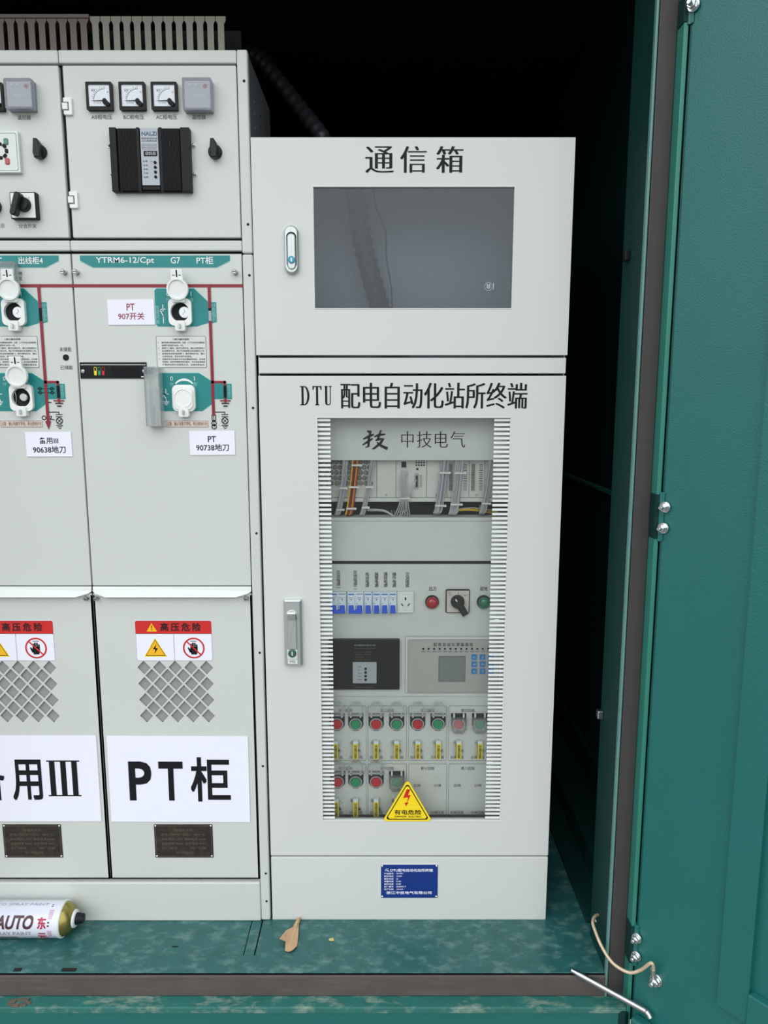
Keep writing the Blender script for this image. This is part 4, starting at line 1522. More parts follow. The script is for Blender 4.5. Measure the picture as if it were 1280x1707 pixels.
# lower door
lx0, lx1 = xx(533.5, 1030, YC), xx(842, 1030, YC)
lz0, lz1 = zz(1367.5, YC), zz(696.5, YC)
m = MB()
m.ring(rect(CX0 + .003, CX1 - .001, zD0, zD1), rect(lx0, lx1, lz0, lz1), 0.0015, YC, 'cabinet_grey_light')
m.ring(rect(lx0 - .0012, lx1 + .0012, lz0 - .0012, lz1 + .0012), rect(lx0, lx1, lz0, lz1), YC, YC - .0006, 'edge_white')
for ch, x0, x1 in zip('DTU', (500, 521, 541), (515.5, 536, 553)):
    a, b, c, d = R(x0, 643.5, x1, 675.5, YC)
    w = b - a
    yy = YC - .0005
    th, tk = PX(1.5, 660, YC), PX(3.6, 660, YC)
    if ch == 'D':
        m.flat(rect(a + w * .16, a + w * .16 + tk, c, d), yy, 'ink')
        P_ = [(a + w * .2, d - th / 2)] + [(a + w * .45 + w * .45 * math.cos(math.radians(q)), (c + d) / 2 + (d - c - th) / 2 * math.sin(math.radians(q))) for q in range(90, -91, -15)] + [(a + w * .2, c + th / 2)]
        m.stroke(P_, [th] + [th + (tk - th) * math.cos(math.radians(q)) for q in range(90, -91, -15)] + [th], yy, 'ink')
        m.flat(rect(a, a + w * .4, c, c + th), yy, 'ink')
        m.flat(rect(a, a + w * .4, d - th, d), yy, 'ink')
    elif ch == 'T':
        cx = (a + b) / 2
        m.flat(rect(cx - tk / 2, cx + tk / 2, c, d), yy, 'ink')
        m.flat(rect(a, b, d - th, d), yy, 'ink')
        m.flat(rect(cx - w * .22, cx + w * .22, c, c + th), yy, 'ink')
        m.flat([(a, d), (a, d - w * .42), (a + th, d - w * .42), (a + th * 2, d)], yy, 'ink')
        m.flat([(b, d), (b - th * 2, d), (b - th, d - w * .42), (b, d - w * .42)], yy, 'ink')
    else:
        P_ = [(a + w * .22, d)] + [(a + w * .5 + w * .28 * math.cos(math.radians(q)), c + w * .32 + (w * .32 - th / 2) * math.sin(math.radians(q))) for q in range(180, 361, 20)] + [(a + w * .80, d)]
        m.stroke(P_, [tk] * 3 + [tk * .8, th * 1.2, th, th, th, th, th, th, th], yy, 'ink')
        m.flat(rect(a, a + w * .46, d - th, d), yy, 'ink')
        m.flat(rect(a + w * .62, b, d - th, d), yy, 'ink')
a, b, c, d = R(568.5, 638, 878, 681, YC)
m.text('配电自动化站所终端', a, b, c, d, YC - .0005, 'ink', -.008, .026)
m.build('lower_door', cc)
m = MB()
YG = YC + .004
m.box(lx0 - .008, lx1 + .008, YG, YG + .003, lz0 - .008, lz1 + .008, 'pane_clear')
gp = m.build('lower_window', cc, 'clear window pane')
bl, br = -.1105, .2270
nst = 96
for s0_, s1_, nm in ((lx0 - .004, bl, 'left'), (br, lx1 + .004, 'right')):
    m = MB()
    for i in range(nst):
        zc = lz0 + (lz1 - lz0) * (i + .5) / nst
        hh = (lz1 - lz0) / nst * .27
        m.box(s0_, s1_, YG - .0006, YG - .0001, zc - hh, zc + hh, 'white_matte')
    m.build('stripe_border', gp, 'printed white stripes along the ' + nm + ' side of the glass')
for px, py in ((823, 1029), (828, 1034), (817, 1271), (815, 1278)):     # smudges on the stripe print
    m = MB()
    p = at(px, py, YG - .0008)
    m.prism(rrect(p.x - .006, p.x + .005, p.z - .0016, p.z + .0022, .0015, 3), YG - .0006, YG - .0010, 'white_matte')
    m.build('print_smudge', gp)
p = at(570, 1338, YG - .001)
k = PX(1, 1338, YG)
for dx_, dz_ in ((-3, 2), (3, 2), (-1, -3)):
    m = MB()
    m.line(circ(p.x + dx_ * k, p.z + dz_ * k, 3.4 * k, 16)[:13], .9 * k, YG - .0008, 'white_matte')
    m.build('print_mark', gp)

# lever handle on the lower door
a, b, c, d = R(473, 1000.5, 503.5, 1111, YC - .012)
w, h = b - a, d - c
m = MB()
out = [(a + w * .06, c), (b - w * .06, c), (b, c + h * .02), (b - w * .01, d - h * .015), (b - w * .05, d), (a + w * .04, d), (a, d - h * .015), (a + w * .0, c + h * .02)]
m.prism(out, YC, YC - .013, 'handle_silver', .0045)
hd = m.build('door_handle', cc, 'silver swing-lever handle with key lock')
m = MB()
lx, lz = a + w * .46, d - h * .235
m.lathe(lx, lz, [(w * .34, YC - .012), (w * .34, YC - .015), (w * .31, YC - .0155)], 'handle_silver', 24)
m.prism(rrect(lx - w * .26, lx + w * .26, c + h * .27, lz + w * .02, w * .03), YC - .012, YC - .0185, 'handle_silver', .0015)
m.prism(rrect(lx - w * .26, lx + w * .26, lz - w * .18, lz + w * .22, w * .1), YC - .014, YC - .0215, 'chrome', .0015)
m.prism(rrect(lx - w * .26, lx + w * .26, c + h * .045, c + h * .115, w * .02), YC - .0125, YC - .0145, 'edge_white')
m.text('MS', lx - w * .15, lx + w * .15, c + h * .062, c + h * .098, YC - .0149, 'ink_soft')
m.build('handle_lever', hd)
m = MB()
lz2 = c + h * .215
m.prism(rrect(lx - w * .27, lx + w * .27, lz2 - w * .34, lz2 + w * .30, w * .05), YC - .0125, YC - .0165, 'edge_white')
m.lathe(lx, lz2, [(w * .22, YC - .016), (w * .22, YC - .0195), (w * .17, YC - .0200)], 'lock_green', 20)
m.prism(rrect(lx - w * .03, lx + w * .03, lz2 - w * .11, lz2 + w * .11, w * .02), YC - .0198, YC - .0203, 'edge_white')
m.build('lock', hd, 'dark green round key lock')

# plinth with nameplate
m = MB()
m.box(CX0 + .003, CX1 - .0005, YC, .002, zP0, zP1, 'cabinet_grey_light', .0015)
m.box(CX0 + .004, CX1 - .002, .002, YBK, zP0, zP1, 'cabinet_grey')
m.build('plinth', cc)
a, b, c, d = R(635, 1441, 729.5, 1496, YC)
y = YC - .0014
m = MB()
m.prism(rrect(a - .0008, b + .0008, c - .0008, d + .0008, .001), YC, YC - .0007, 'edge_white')
m.prism(rrect(a, b, c, d, .001), YC, y, 'nameplate_blue')
w, h = b - a, d - c
y -= .0004
m.stroke([(a + w * .07, d - h * .19), (a + w * .10, d - h * .10)], [.001, .0006], y, 'paper')
m.stroke([(a + w * .075, d - h * .13), (a + w * .115, d - h * .19)], [.0008, .0014], y, 'paper')
m.stroke([(a + w * .125, d - h * .10), (a + w * .115, d - h * .15), (a + w * .14, d - h * .20)], [.0008, .001, .0014], y, 'paper')
m.text('DTU配电自动化站所终端', a + w * .165, b - w * .09, d - h * .205, d - h * .115, y, 'paper', .018)
for i, (s, t) in enumerate((('产品型号', 'ZJ-WS01'), ('额定电压', 'AC220V'), ('额定电流', '5A'), ('测量电源', 'DC48V'), ('操作电源', 'DC48V'), ('出厂编号', '20200601-7'), ('生产日期', '2020年6月'))):
    zt2 = d - h * (.235 + .079 * i)
    m.text(s, a + w * .055, a + w * .22, zt2 - h * .052, zt2, y, 'paper', .015)
    m.text(t, a + w * .27, a + w * (.27 + .017 * len(t)), zt2 - h * .048, zt2 - h * .004, y, 'paper', .01)
m.text('浙江中技电气有限公司', a + w * .095, b - w * .105, c + h * .115, c + h * .205, y, 'paper', .018)
o = m.build('nameplate', cc, 'blue nameplate with white lettering')
for px_r in ((a + .003, c + .003), (b - .003, c + .003), (a + .003, d - .003), (b - .003, d - .003)):
    m = MB()
    m.lathe(px_r[0], px_r[1], [(.0028, YC - .0014), (.0022, YC - .0028), (.0001, YC - .0032)], 'chrome', 12)
    m.build('rivet', o)

# high-voltage triangle stuck across the lower window edge
a, b, c, d = R(640, 1303, 718, 1368, YC - .002)
m = MB()
w, h = b - a, d - c
def rtri(s, z0=0.0):
    cx, cz = (a + b) / 2, c + h * .36
    pts = []
    for vx, vz, a0 in ((-w / 2 * s, -h * .36 * s, 150), (w / 2 * s, -h * .36 * s, 270), (0, h * .64 * s, 30)):
        r = w * .05 * s
        ix, iz = cx + vx * .90, cz + vz * .90 + z0
        for q in range(5):
            an = math.radians(a0 + 30 * q)
            pts.append((ix + r * math.cos(an), iz + r * math.sin(an)))
    return pts
y = YC - .0016
m.prism(rtri(1.0), YC - .0003, y, 'bright_yellow')
m.prism(rtri(.885), y, y - .0002, 'ink')
m.prism(rtri(.82), y, y - .0004, 'bright_yellow')
cx = (a + b) / 2
zc = c + h * .60
q = h * .19
m.flat([(cx + q * .35, zc + q * 1.1), (cx - q * .10, zc + q * 1.1), (cx - q * .55, zc - q * .10), (cx + q * .08, zc + q * .02), (cx - q * .12, zc - q * .9), (cx + q * .42, zc + q * .36), (cx + q * .08, zc + q * .3)], y - .0008, 'sign_red')
m.flat([(cx - q * .35, zc - q * .72), (cx - q * .18, zc - q * 1.2), (cx + q * .15, zc - q * .66)], y - .0008, 'sign_red')
m.text('有电危险', a + w * .22, b - w * .20, c + h * .155, c + h * .285, y - .0008, 'ink', .016)
m.text('DANGER  ELECTRIC', a + w * .23, b - w * .20, c + h * .088, c + h * .128, y - .0008, 'ink', .015)
m.build('warning_triangle', cc, 'yellow electric warning triangle sticker')

# ---- inside behind the lower window
IX0, IX1 = lx0 - .03, lx1 + .03
def IR(x0, y0, x1, y1, Y=YI):
    return R(x0, y0, x1, y1, Y)
m = MB()
m.box(IX0, IX1, YI, YI + .004, zz(767, YI), lz1 + .02, 'panel_grey')
k = PX(1, 733, YI)
lc = at(626, 734, YI)
def BS(pts, ws):
    m.stroke([(lc.x + u_ * k, lc.z - v_ * k) for u_, v_ in pts], [w_ * k * 1.3 for w_ in ws], YI - .0005, 'ink')
BS([(-14, -15.5), (-10, -14)], [2.2, 3.6])
BS([(-21, -2), (-12, -6), (-3, -10)], [1.5, 3.6, 2.2])
BS([(-8, -16), (-11, -4), (-12, 10), (-17, 12)], [2.5, 3.4, 3.2, 1.4])
BS([(-22, 8), (-14, 3), (-5, -3)], [1.4, 3.2, 2.0])
BS([(-2, -6), (6, -9), (16, -10)], [2, 3.4, 2.0])
BS([(9, -17), (6, -8), (3, -1)], [2, 3.2, 2.4])
BS([(0, 0), (8, -2), (13, -3), (8, 5), (-2, 13), (-6, 15)], [2, 3.2, 3.4, 3.6, 2.8, 1.2])
BS([(2, 3), (9, 9), (20, 14)], [1.6, 3.4, 4.2])
for ch, x0, x1 in zip('中技电气', (669, 695, 725, 751), (689, 719, 746, 775)):
    a, b, c, d = IR(x0, 719, x1, 746)
    m.text(ch, a, b, c, d, YI - .0005, 'ink', -.014, .014)
m.build('brand_panel', cc, 'grey panel with black brush logo and 中技电气')

# module rack
YM = YI + .022
zM0, zM1 = zz(829, YM), zz(758, YM)
m = MB()
m.box(IX0, IX1, YM + .003, YM + .05, zM0 - .006, zM1 + .02, 'module_grey')
m.box(IX0, IX1, YM - .006, YM + .01, zz(836, YM), zM0 - .001, 'panel_grey', .001)
m.box(IX0, IX1, YM + .05, YM + .055, zz(880, YM), zM0, 'wall_black')
rack = m.build('module_rack', cc, 'pale grey rack of plug-in modules')
edges = [530, 628, 660, 711, 745, 782, 808, 850]
for i in range(len(edges) - 1):
    a, b = xx(edges[i], 795, YM) + .0006, xx(edges[i + 1], 795, YM) - .0006
    m = MB()
    m.box(a, b, YM - .001, YM + .004, zM0, zM1 + .012, 'module_grey', .0006)
    if i == 0:
        for r_ in range(6):
            for q in range(11):
                cx = a + (b - a) * (q + .5 + .3 * (r_ % 2)) / 12
                cz = zM1 - .004 - r_ * .0115
                m.lathe(cx, cz, [(.0048, YM - .001), (.0048, YM - .006), (.0022, YM - .0075)], 'terminal', 9)
    if i == 2:
        k = PX(1, 790, YM)
        p = at(673, 774, YM)
        m.ring(rect(p.x - 5.5 * k, p.x + 5.5 * k, p.z - 6.5 * k, p.z + 6.5 * k), rect(p.x - 4 * k, p.x + 4 * k, p.z - 5 * k, p.z + 5 * k), YM - .001, YM - .003, 'steel')
        m.prism(rect(p.x - 4 * k, p.x + 4 * k, p.z - 5 * k, p.z + 5 * k), YM - .001, YM - .0015, 'black')
        p = at(674, 788, YM)
        m.prism(rect(p.x - 6 * k, p.x + 6 * k, p.z - 4 * k, p.z + 4 * k), YM - .001, YM - .004, 'steel')
        for r_ in range(3):
            for q in range(4):
                p = at(694 + 4.2 * q, 767 + 4.2 * r_, YM)
                m.lathe(p.x, p.z, [(1.5 * k, YM - .001), (1.5 * k, YM - .0016)], 'black', 8)
        p = at(695.5, 782, YM)
        m.lathe(p.x, p.z, [(2 * k, YM - .001), (2 * k, YM - .002)], 'black', 10)
        p = at(694.5, 802, YM)
        m.prism(rrect(p.x - 3.2 * k, p.x + 3.2 * k, p.z - 13 * k, p.z + 13 * k, 2 * k), YM - .001, YM - .004, 'steel', .0006)
        m.prism(rrect(p.x - 1.6 * k, p.x + 1.6 * k, p.z - 10 * k, p.z + 10 * k, 1.5 * k), YM - .003, YM - .0045, 'black')
        for q in range(9):
            z_ = p.z - 10 * k + q * 2.4 * k
            m.flat(rect(p.x + 5 * k, p.x + 9 * k, z_, z_ + .9 * k), YM - .0014, 'ink_soft')
    if i in (4, 5):
        for q in range(14):
            z_ = zM0 + .016 + q * .0042
            m.flat(rect(b - .012, b - .004, z_, z_ + .0016), YM - .0013, 'ink_soft')
            m.box(a + .004, a + .011, YM - .005, YM, z_, z_ + .0028, 'terminal')
    for fx in ((a + b) / 2,):
        m.lathe(fx, zM0 + .005, [(.003, YM - .001), (.0026, YM - .003)], 'steel', 12)
    m.build('rack_module', rack)

def bundle(pt_top, pt_bot, n, spread, cols, ties, curl=-1, r=.0012):
    """wires tied together running down in front of the modules and curling back under the rack"""
    t = at(*pt_top, YM - .014)
    b = at(*pt_bot, YM - .016)
    top = Vector((t.x, YM - .014, t.z))
    bot = Vector((b.x, YM - .016, b.z))
    m = MB()
    for i in range(n):
        f = (i - (n - 1) / 2) / max(1, n - 1)
        jy = random.uniform(-.004, .004)
        jx = f * spread + random.uniform(-.0006, .0006)
        mid = top.lerp(bot, .5) + Vector((jx * .9 + random.uniform(-.0012, .0012), jy, 0))
        q1 = bot + Vector((jx, jy, .010))
        q2 = bot + Vector((jx * .9 + curl * .004, jy * .5, 0.0))
        q3 = bot + Vector((jx * .6 + curl * .002, .020 + jy, -.004))
        q4 = bot + Vector((jx * .5, .045, .010))
        m.tube([top + Vector((jx, jy, .012)), mid, q1, q2, q3, q4], r, cols[i % len(cols)], 6, 4)
    o = m.build('wire_bundle', cc)
    for f in ties:
        c_ = top.lerp(bot, f)
        w_ = spread * .5 + .0020
        tm = MB()
        tm.ring(rrect(c_.x - w_, c_.x + w_, -.0018, .0018, .0012), rrect(c_.x - w_ + .0001, c_.x + w_ - .0001, -.0016, .0016, .0011), c_.y - .008, c_.y + .004, 'tie_white', M=Matrix.Translation((0, 0, c_.z)))
        tm.box(c_.x - w_, c_.x + w_, c_.y - .0082, c_.y - .0072, c_.z - .0016, c_.z + .0016, 'tie_white')
        tm.box(c_.x + w_ - .001, c_.x + w_ + .004, c_.y - .009, c_.y - .005, c_.z - .0024, c_.z + .0024, 'tie_white', .0006)
        tm.build('cable_tie', o, 'white plastic cable tie')
    return o

bundle((577, 768), (565, 858), 7, .010, ['wire_grey', 'wire_lilac'], (.50, .90))
o = bundle((594, 768), (583, 858), 8, .014, ['wire_yellow', 'wire_orange', 'wire_brown', 'wire_orange', 'wire_black'], (.08, .48, .88))
o['label'] = 'yellow, orange and brown wires tied together'
bundle((622, 768), (606, 858), 7, .009, ['wire_grey', 'wire_lilac'], (.48, .86))
bundle((743, 764), (731, 855), 12, .016, ['wire_lilac', 'wire_grey'], (.26, .86))
bundle((768, 764), (757, 857), 12, .018, ['wire_grey', 'wire_lilac'], (.26, .82))
bundle((821, 764), (806, 855), 9, .012, ['wire_grey'], (.82,))
m = MB()
for i in range(7):                                   # network wires fanning in from two plugs
    f = (i - 3) / 3
    s = at(674 + f * 4, 790, YM - .006) if i < 5 else at(694, 800, YM - .006)
    t_ = at(674 + f * 6, 832, YM - .016)
    e = at(670 + f * 13, 860, YM - .010)
    m.tube([(s.x, YM - .006, s.z), ((s.x + t_.x) / 2 + f * .002, YM - .016, (s.z + t_.z) / 2 + .004), (t_.x, YM - .016 + .002 * (i % 2), t_.z), (e.x, YM - .008, e.z), (e.x - .006, YM + .03, e.z + .006)], .0012, 'wire_grey', 6, 5)
p0, p1, p2, p3 = at(612, 852, YM), at(640, 852, YM), at(662, 862, YM), at(676, 848, YM)
for j in range(3):
    m.tube([(p0.x, YM + .004, p0.z + .002 * j), (p1.x, YM - .004, p1.z + .0015 * j), (p2.x, YM - .006, p2.z + .001 * j), (p3.x, YM - .012, p3.z)], .0011, 'wire_grey', 6, 6)
o = m.build('wire_bundle', cc)
c_ = at(673, 831, YM - .016)
m = MB()
m.box(c_.x - .0095, c_.x + .0095, YM - .0205, YM - .012, c_.z - .0016, c_.z + .0016, 'tie_white', .0005)
m.box(c_.x + .0085, c_.x + .013, YM - .021, YM - .016, c_.z - .0024, c_.z + .0024, 'tie_white', .0006)
m.build('cable_tie', o, 'white plastic cable tie')
m = MB()
for j, mm in enumerate(('wire_yellow', 'wire_yellow', 'wire_grey')):
    p0, p1, p2 = at(752, 854 - j, YM), at(785, 851 - j * 2, YM), at(830, 858 - j * 3, YM)
    m.tube([(p0.x, YM + .01, p0.z), (p1.x, YM + .004, p1.z), (p2.x, YM + .01, p2.z)], .0012, mm, 6, 6)
m.build('loose_wire', cc, 'loose yellow and grey wires lying under the rack')

# blank panel and power panel
m = MB()
m.box(IX0, IX1, YI, YI + .004, zz(935, YI), zz(867, YI), 'panel_grey')
m.box(IX0, IX1, YI - .003, YI + .04, zz(868, YI), zz(862.5, YI), 'panel_grey', .001)
m.build('blank_panel', cc)
m = MB()
m.box(IX0, IX1, YI + .008, YI + .02, zz(960, YI), zz(925, YI), 'gap_black')
m.box(IX0, IX1, YI, YI + .004, zz(1161, YI), zz(940.5, YI), 'panel_grey', .0005)
y = YI - .0005
for s, px, y0, y1 in (('交流电源一', 564, 951, 983), ('交流电源二', 592, 951, 983), ('电池电源', 612, 954, 979), ('装置电源', 627.5, 954, 979), ('通信电源', 642.5, 954, 979), ('操作电源', 657, 954, 979), ('交流插座', 679, 954, 979)):
    m.vtext(s, xx(px, 967, YI), zz(y1, YI), zz(y0, YI), y, 'ink', .012)
for s, x0, x1 in (('远方', 714.5, 727.5), ('就地', 800, 812.5)):
    a, b, c, d = IR(x0, 977.5, x1, 985)
    m.text(s, a, b, c, d, y, 'ink_soft', .015)
m.build('power_panel', cc)

def breaker(px0, px1, poles):
    a, b, c, d = IR(px0, 985, px1, 1019)
    m = MB()
    m.box(a + .0002, b - .0002, YI - .012, YI, c, d, 'breaker_white', .0008)
    w, h = (b - a) / poles, d - c
    for q in range(poles):
        x0 = a + w * q
        m.box(x0 + w * .10, x0 + w * .90, YI - .016, YI - .010, c + h * .36, d - h * .20, 'breaker_white', .0008)
        if q == 0:
            m.flat(rect(x0 + w * .12, x0 + w * .86, d - h * .13, d - h * .07), YI - .0124, 'key_blue')
        else:
            m.flat(rect(x0 + w * .10, x0 + w * .90, d - h * .10, d - h * .07), YI - .0124, 'ink_soft')
        m.flat(rect(x0 + w * .42, x0 + w * .58, d - h * .35, d - h * .31), YI - .0164, 'ink')
        m.flat(rect(x0 + w * .2, x0 + w * .7, d - h * .26, d - h * .24), YI - .0164, 'ink_soft')
        m.flat(rect(x0 + w * .18, x0 + w * .28, d - h * .54, d - h * .50), YI - .0164, 'ink_soft')
        m.box(x0 + w * .80, x0 + w * .96, YI - .019, YI - .01, c + h * .18, c + h * .42, 'breaker_white', .0006)
    o = m.build('circuit_breaker', cc, 'white circuit breaker with blue toggle')
    m = MB()
    for q in range(poles):
        x0 = a + w * q
        pts = [(x0 + w * .16, c + h * .02), (x0 + w * .82, c + h * .02), (x0 + w * .74, c + h * .40), (x0 + w * .22, c + h * .40)]
        m.prism(pts, YI - .012, YI - .022, 'breaker_blue', .0012)
    if poles > 1:
        m.box(a + w * .16, b - w * .18, YI - .0225, YI - .013, c + h * .02, c + h * .18, 'breaker_blue', .0008)
    m.build('toggle', o, 'blue toggle')

breaker(550, 578, 2)
breaker(579, 606.5, 2)
for x0 in (607, 621, 634.5, 648):
    breaker(x0, x0 + 13.5, 1)
a, b, c, d = IR(662, 984.5, 689, 1019)
w, h = b - a, d - c
m = MB()
m.box(a, b, YI - .011, YI, c, d, 'white_plastic', .001)
m.ring(rrect(a + w * .08, b - w * .06, c + h * .10, d - h * .10, .001), rrect(a + w * .10, b - w * .08, c + h * .115, d - h * .115, .001), YI - .011, YI - .0113, 'panel_grey')
cx = (a + b) / 2
yy = YI - .0116
m.flat(rect(cx - w * .04, cx + w * .05, c + h * .60, c + h * .74), yy, 'black')
for s in (-1, 1):
    m.line([(cx + s * w * .24, c + h * .43), (cx + s * w * .16, c + h * .34)], w * .06, yy, 'black')
m.build('power_socket', cc, 'white three-pin power socket')

def lamp(px, py, mm, label, rpx=11.5):
    p = at(px, py, YI)
    r = PX(rpx, py, YI)
    m = MB()
    m.lathe(p.x, p.z, [(r, YI), (r, YI - .006), (r * .86, YI - .008)], 'black_plastic' if mm == 'red_lens' else 'knob_black', 28)
    o = m.build('pilot_lamp', cc, label)
    m = MB()
    m.lathe(p.x, p.z, [(r * .86, YI - .007), (r * .84, YI - .012), (r * .66, YI - .0155), (r * .3, YI - .017), (.0001, YI - .0174)], mm, 28)
    m.build('lens', o)
lamp(720, 1003, 'red_lens', 'red round pilot lamp')
lamp(806, 1003, 'green_lens', 'green round pilot lamp')
# cam switch
a, b, c, d = IR(743, 983, 783, 1022, YI - .006)
w, h = b - a, d - c
m = MB()
m.prism(rrect(a, b, c, d, .003), YI, YI - .006, 'black_plastic', .0008)
m.prism(rrect(a + .0022, b - .0022, c + .0022, d - .0022, .001), YI - .004, YI - .0068, 'pink_plate')
m.line(circ(a + w * .15, d - h * .13, w * .05, 14) + [(a + w * .20, d - h * .13)], .0006, YI - .0072, 'ink')
m.text('0', a + w * .49, a + w * .53, d - h * .17, d - h * .10, YI - .0072, 'ink_soft')
m.text('远方', a + w * .14, a + w * .26, d - h * .26, d - h * .20, YI - .0072, 'ink_soft')
m.text('就地', a + w * .74, a + w * .88, d - h * .26, d - h * .20, YI - .0072, 'ink_soft')
cs = m.build('cam_switch', cc, 'square cam switch with dark grey handle')
m = MB()
cx, cz = a + w * .49, c + h * .50
m.lathe(cx, cz, [(w * .29, YI - .0068), (w * .27, YI - .016), (w * .23, YI - .018)], 'knob_black', 28)
M_ = Matrix.Translation((cx, 0, cz)) @ Matrix.Rotation(math.radians(-32), 4, 'Y')
m.prism([(-w * .13, -h * .60), (w * .13, -h * .60), (w * .15, -h * .1), (w * .10, h * .20), (-w * .10, h * .20), (-w * .15, -h * .1)][::1], YI - .012, YI - .024, 'knob_black', .002, M=M_)
m.prism(rect(-w * .025, w * .025, h * .10, h * .22), YI - .0235, YI - .0246, 'white_matte', M=M_)
m.build('switch_handle', cs)

# ammeter-like black module with window
a, b, c, d = IR(548, 1067, 666, 1150, YI - .012)
w, h = b - a, d - c
m = MB()
m.prism(rrect(a, b, c, d, .002), YI, YI - .012, 'black_plastic', .001)
m.prism(rrect(a + .004, b - .005, c + .004, d - .005, .001), YI - .0118, YI - .0124, 'black')
yy = YI - .0128
m.text('浙江微能电力技术公司', a + w * .36, b - w * .34, d - h * .115, d - h * .085, yy, 'strip_silver')
m.text('微型智能除湿装置', a + w * .36, b - w * .34, d - h * .175, d - h * .150, yy, 'plate_text')
for i in range(5):
    m.text(('运行状态', '自动 除湿', '温度 ℃', '湿度 %RH', '通讯 故障')[i], a + w * .37, b - w * .40, d - h * (.25 + .05 * i), d - h * (.225 + .05 * i), yy, 'plate_text')
m.text('TYPE  AC220V', a + w * .36, b - w * .36, c + h * .045, c + h * .07, yy, 'plate_text')
dm = m.build('dehumidifier', cc, 'black glossy dehumidifier module')
x0, x1, z0, z1 = IR(588, 1104, 627.5, 1139, YI - .014)
m = MB()
m.prism(rect(x0, x1, z0, z1), YI - .012, YI - .0138, 'strip_silver')
for i, s in enumerate(('设置', '确认', '加', '减', '报警')):
    zt2 = z1 - (z1 - z0) * (.22 + .15 * i)
    m.text(s, x0 + (x1 - x0) * .2, x0 + (x1 - x0) * .36, zt2 - .0012, zt2 + .0012, YI - .0142, 'ink_soft')
m.build('control_plate', dm, 'grey control plate')
for i in range(4):
    m = MB()
    m.lathe(x0 + (x1 - x0) * .54, z1 - (z1 - z0) * (.31 + .175 * i), [(.0030, YI - .0138), (.0028, YI - .0155), (.0012, YI - .0160)], 'black', 14)
    m.build('push_button', dm)

# LCD panel with 13 lamps and nine keys
a, b, c, d = IR(675, 1060, 836, 1162)
m = MB()
y = YI - .0006
k = PX(1, 1100, YI)
m.prism(rrect(a, b, c + 7 * k, d, .004), YI, y, 'panel_grey')
m.ring(rrect(a, b, c + 7 * k, d, .004), rrect(a + .0007, b - .0007, c + 7 * k + .0007, d - .0007, .0036), y, y - .0002, 'ink_soft')
i0, i1, j0, j1 = IR(679.5, 1066, 832, 1154)
m.prism(rrect(i0, i1, j0, j1, .003), y, y - .0003, 'film_grey')
m.ring(rrect(i0, i1, j0, j1, .003), rrect(i0 + .0006, i1 - .0006, j0 + .0006, j1 - .0006, .0028), y - .0003, y - .0005, 'ink_soft')
y -= .0009
e, f, g, h_ = IR(722.5, 1071, 788.5, 1077)
m.text('配 电 自 动 化 液 晶 面 板', e, f, g, h_, y, 'ink', .008)
for i, s in enumerate(('电源', '运行', '故障', '远方', '就地', '通讯', '告警', '输出', '装置', '闭锁', '合位', '分位', '备用')):
    p = at(705.5 + 9.0 * i, 1081, YI)
    m.lathe(p.x, p.z, [(1.7 * k, y + .0006), (1.6 * k, y - .0010), (.0002, y - .0016)], 'black', 10)
    e, f, g, h_ = IR(702.5 + 9.0 * i, 1084.5, 708.5 + 9.0 * i, 1087)
    m.text(s, e, f, g, h_, y, 'ink_soft')
lp = m.build('display_panel', cc, 'grey membrane panel titled 配电自动化液晶面板')
e, f, g, h_ = IR(731, 1093.5, 775.5, 1136)
m = MB()
m.ring(rect(e, f, g, h_), rect(e + .0007, f - .0007, g + .0007, h_ - .0007), y + .0006, y - .0004, 'ink_soft')
m.prism(rect(e, f, g, h_), y + .0006, y, 'lcd')
m.build('display_screen', lp, 'grey-green blank LCD screen')
SYM = (('ESC', '↑', '+'), ('←', '确', '→'), ('复', '↓', '-'))
for r_ in range(3):
    for q in range(3):
        e, f, g, h_ = IR(785.5 + 13.8 * q, 1090.5 + 11.7 * r_, 795 + 13.8 * q, 1099.5 + 11.7 * r_)
        m = MB()
        m.prism(rrect(e, f, g, h_, .001), y + .0006, y - .0008, 'key_blue', .0003)
        ss = SYM[r_][q]
        if ss in '↑↓←→':
            cx, cz, u_ = (e + f) / 2, (g + h_) / 2, (f - e) * .25
            dxy = {'↑': (0, 1), '↓': (0, -1), '←': (-1, 0), '→': (1, 0)}[ss]
            px_, pz_ = -dxy[1], dxy[0]
            m.flat([(cx + dxy[0] * u_, cz + dxy[1] * u_), (cx - dxy[0] * u_ * .3 + px_ * u_, cz - dxy[1] * u_ * .3 + pz_ * u_), (cx - dxy[0] * u_ * .3 - px_ * u_, cz - dxy[1] * u_ * .3 - pz_ * u_)], y - .0011, 'teal_soft')
            m.line([(cx - dxy[0] * u_, cz - dxy[1] * u_), (cx, cz)], u_ * .6, y - .0011, 'teal_soft')
        else:
            m.text(ss, e + (f - e) * .22, f - (f - e) * .22, g + (h_ - g) * .30, h_ - (h_ - g) * .30, y - .0011, 'teal_soft')
        m.build('key', lp, 'small blue key')

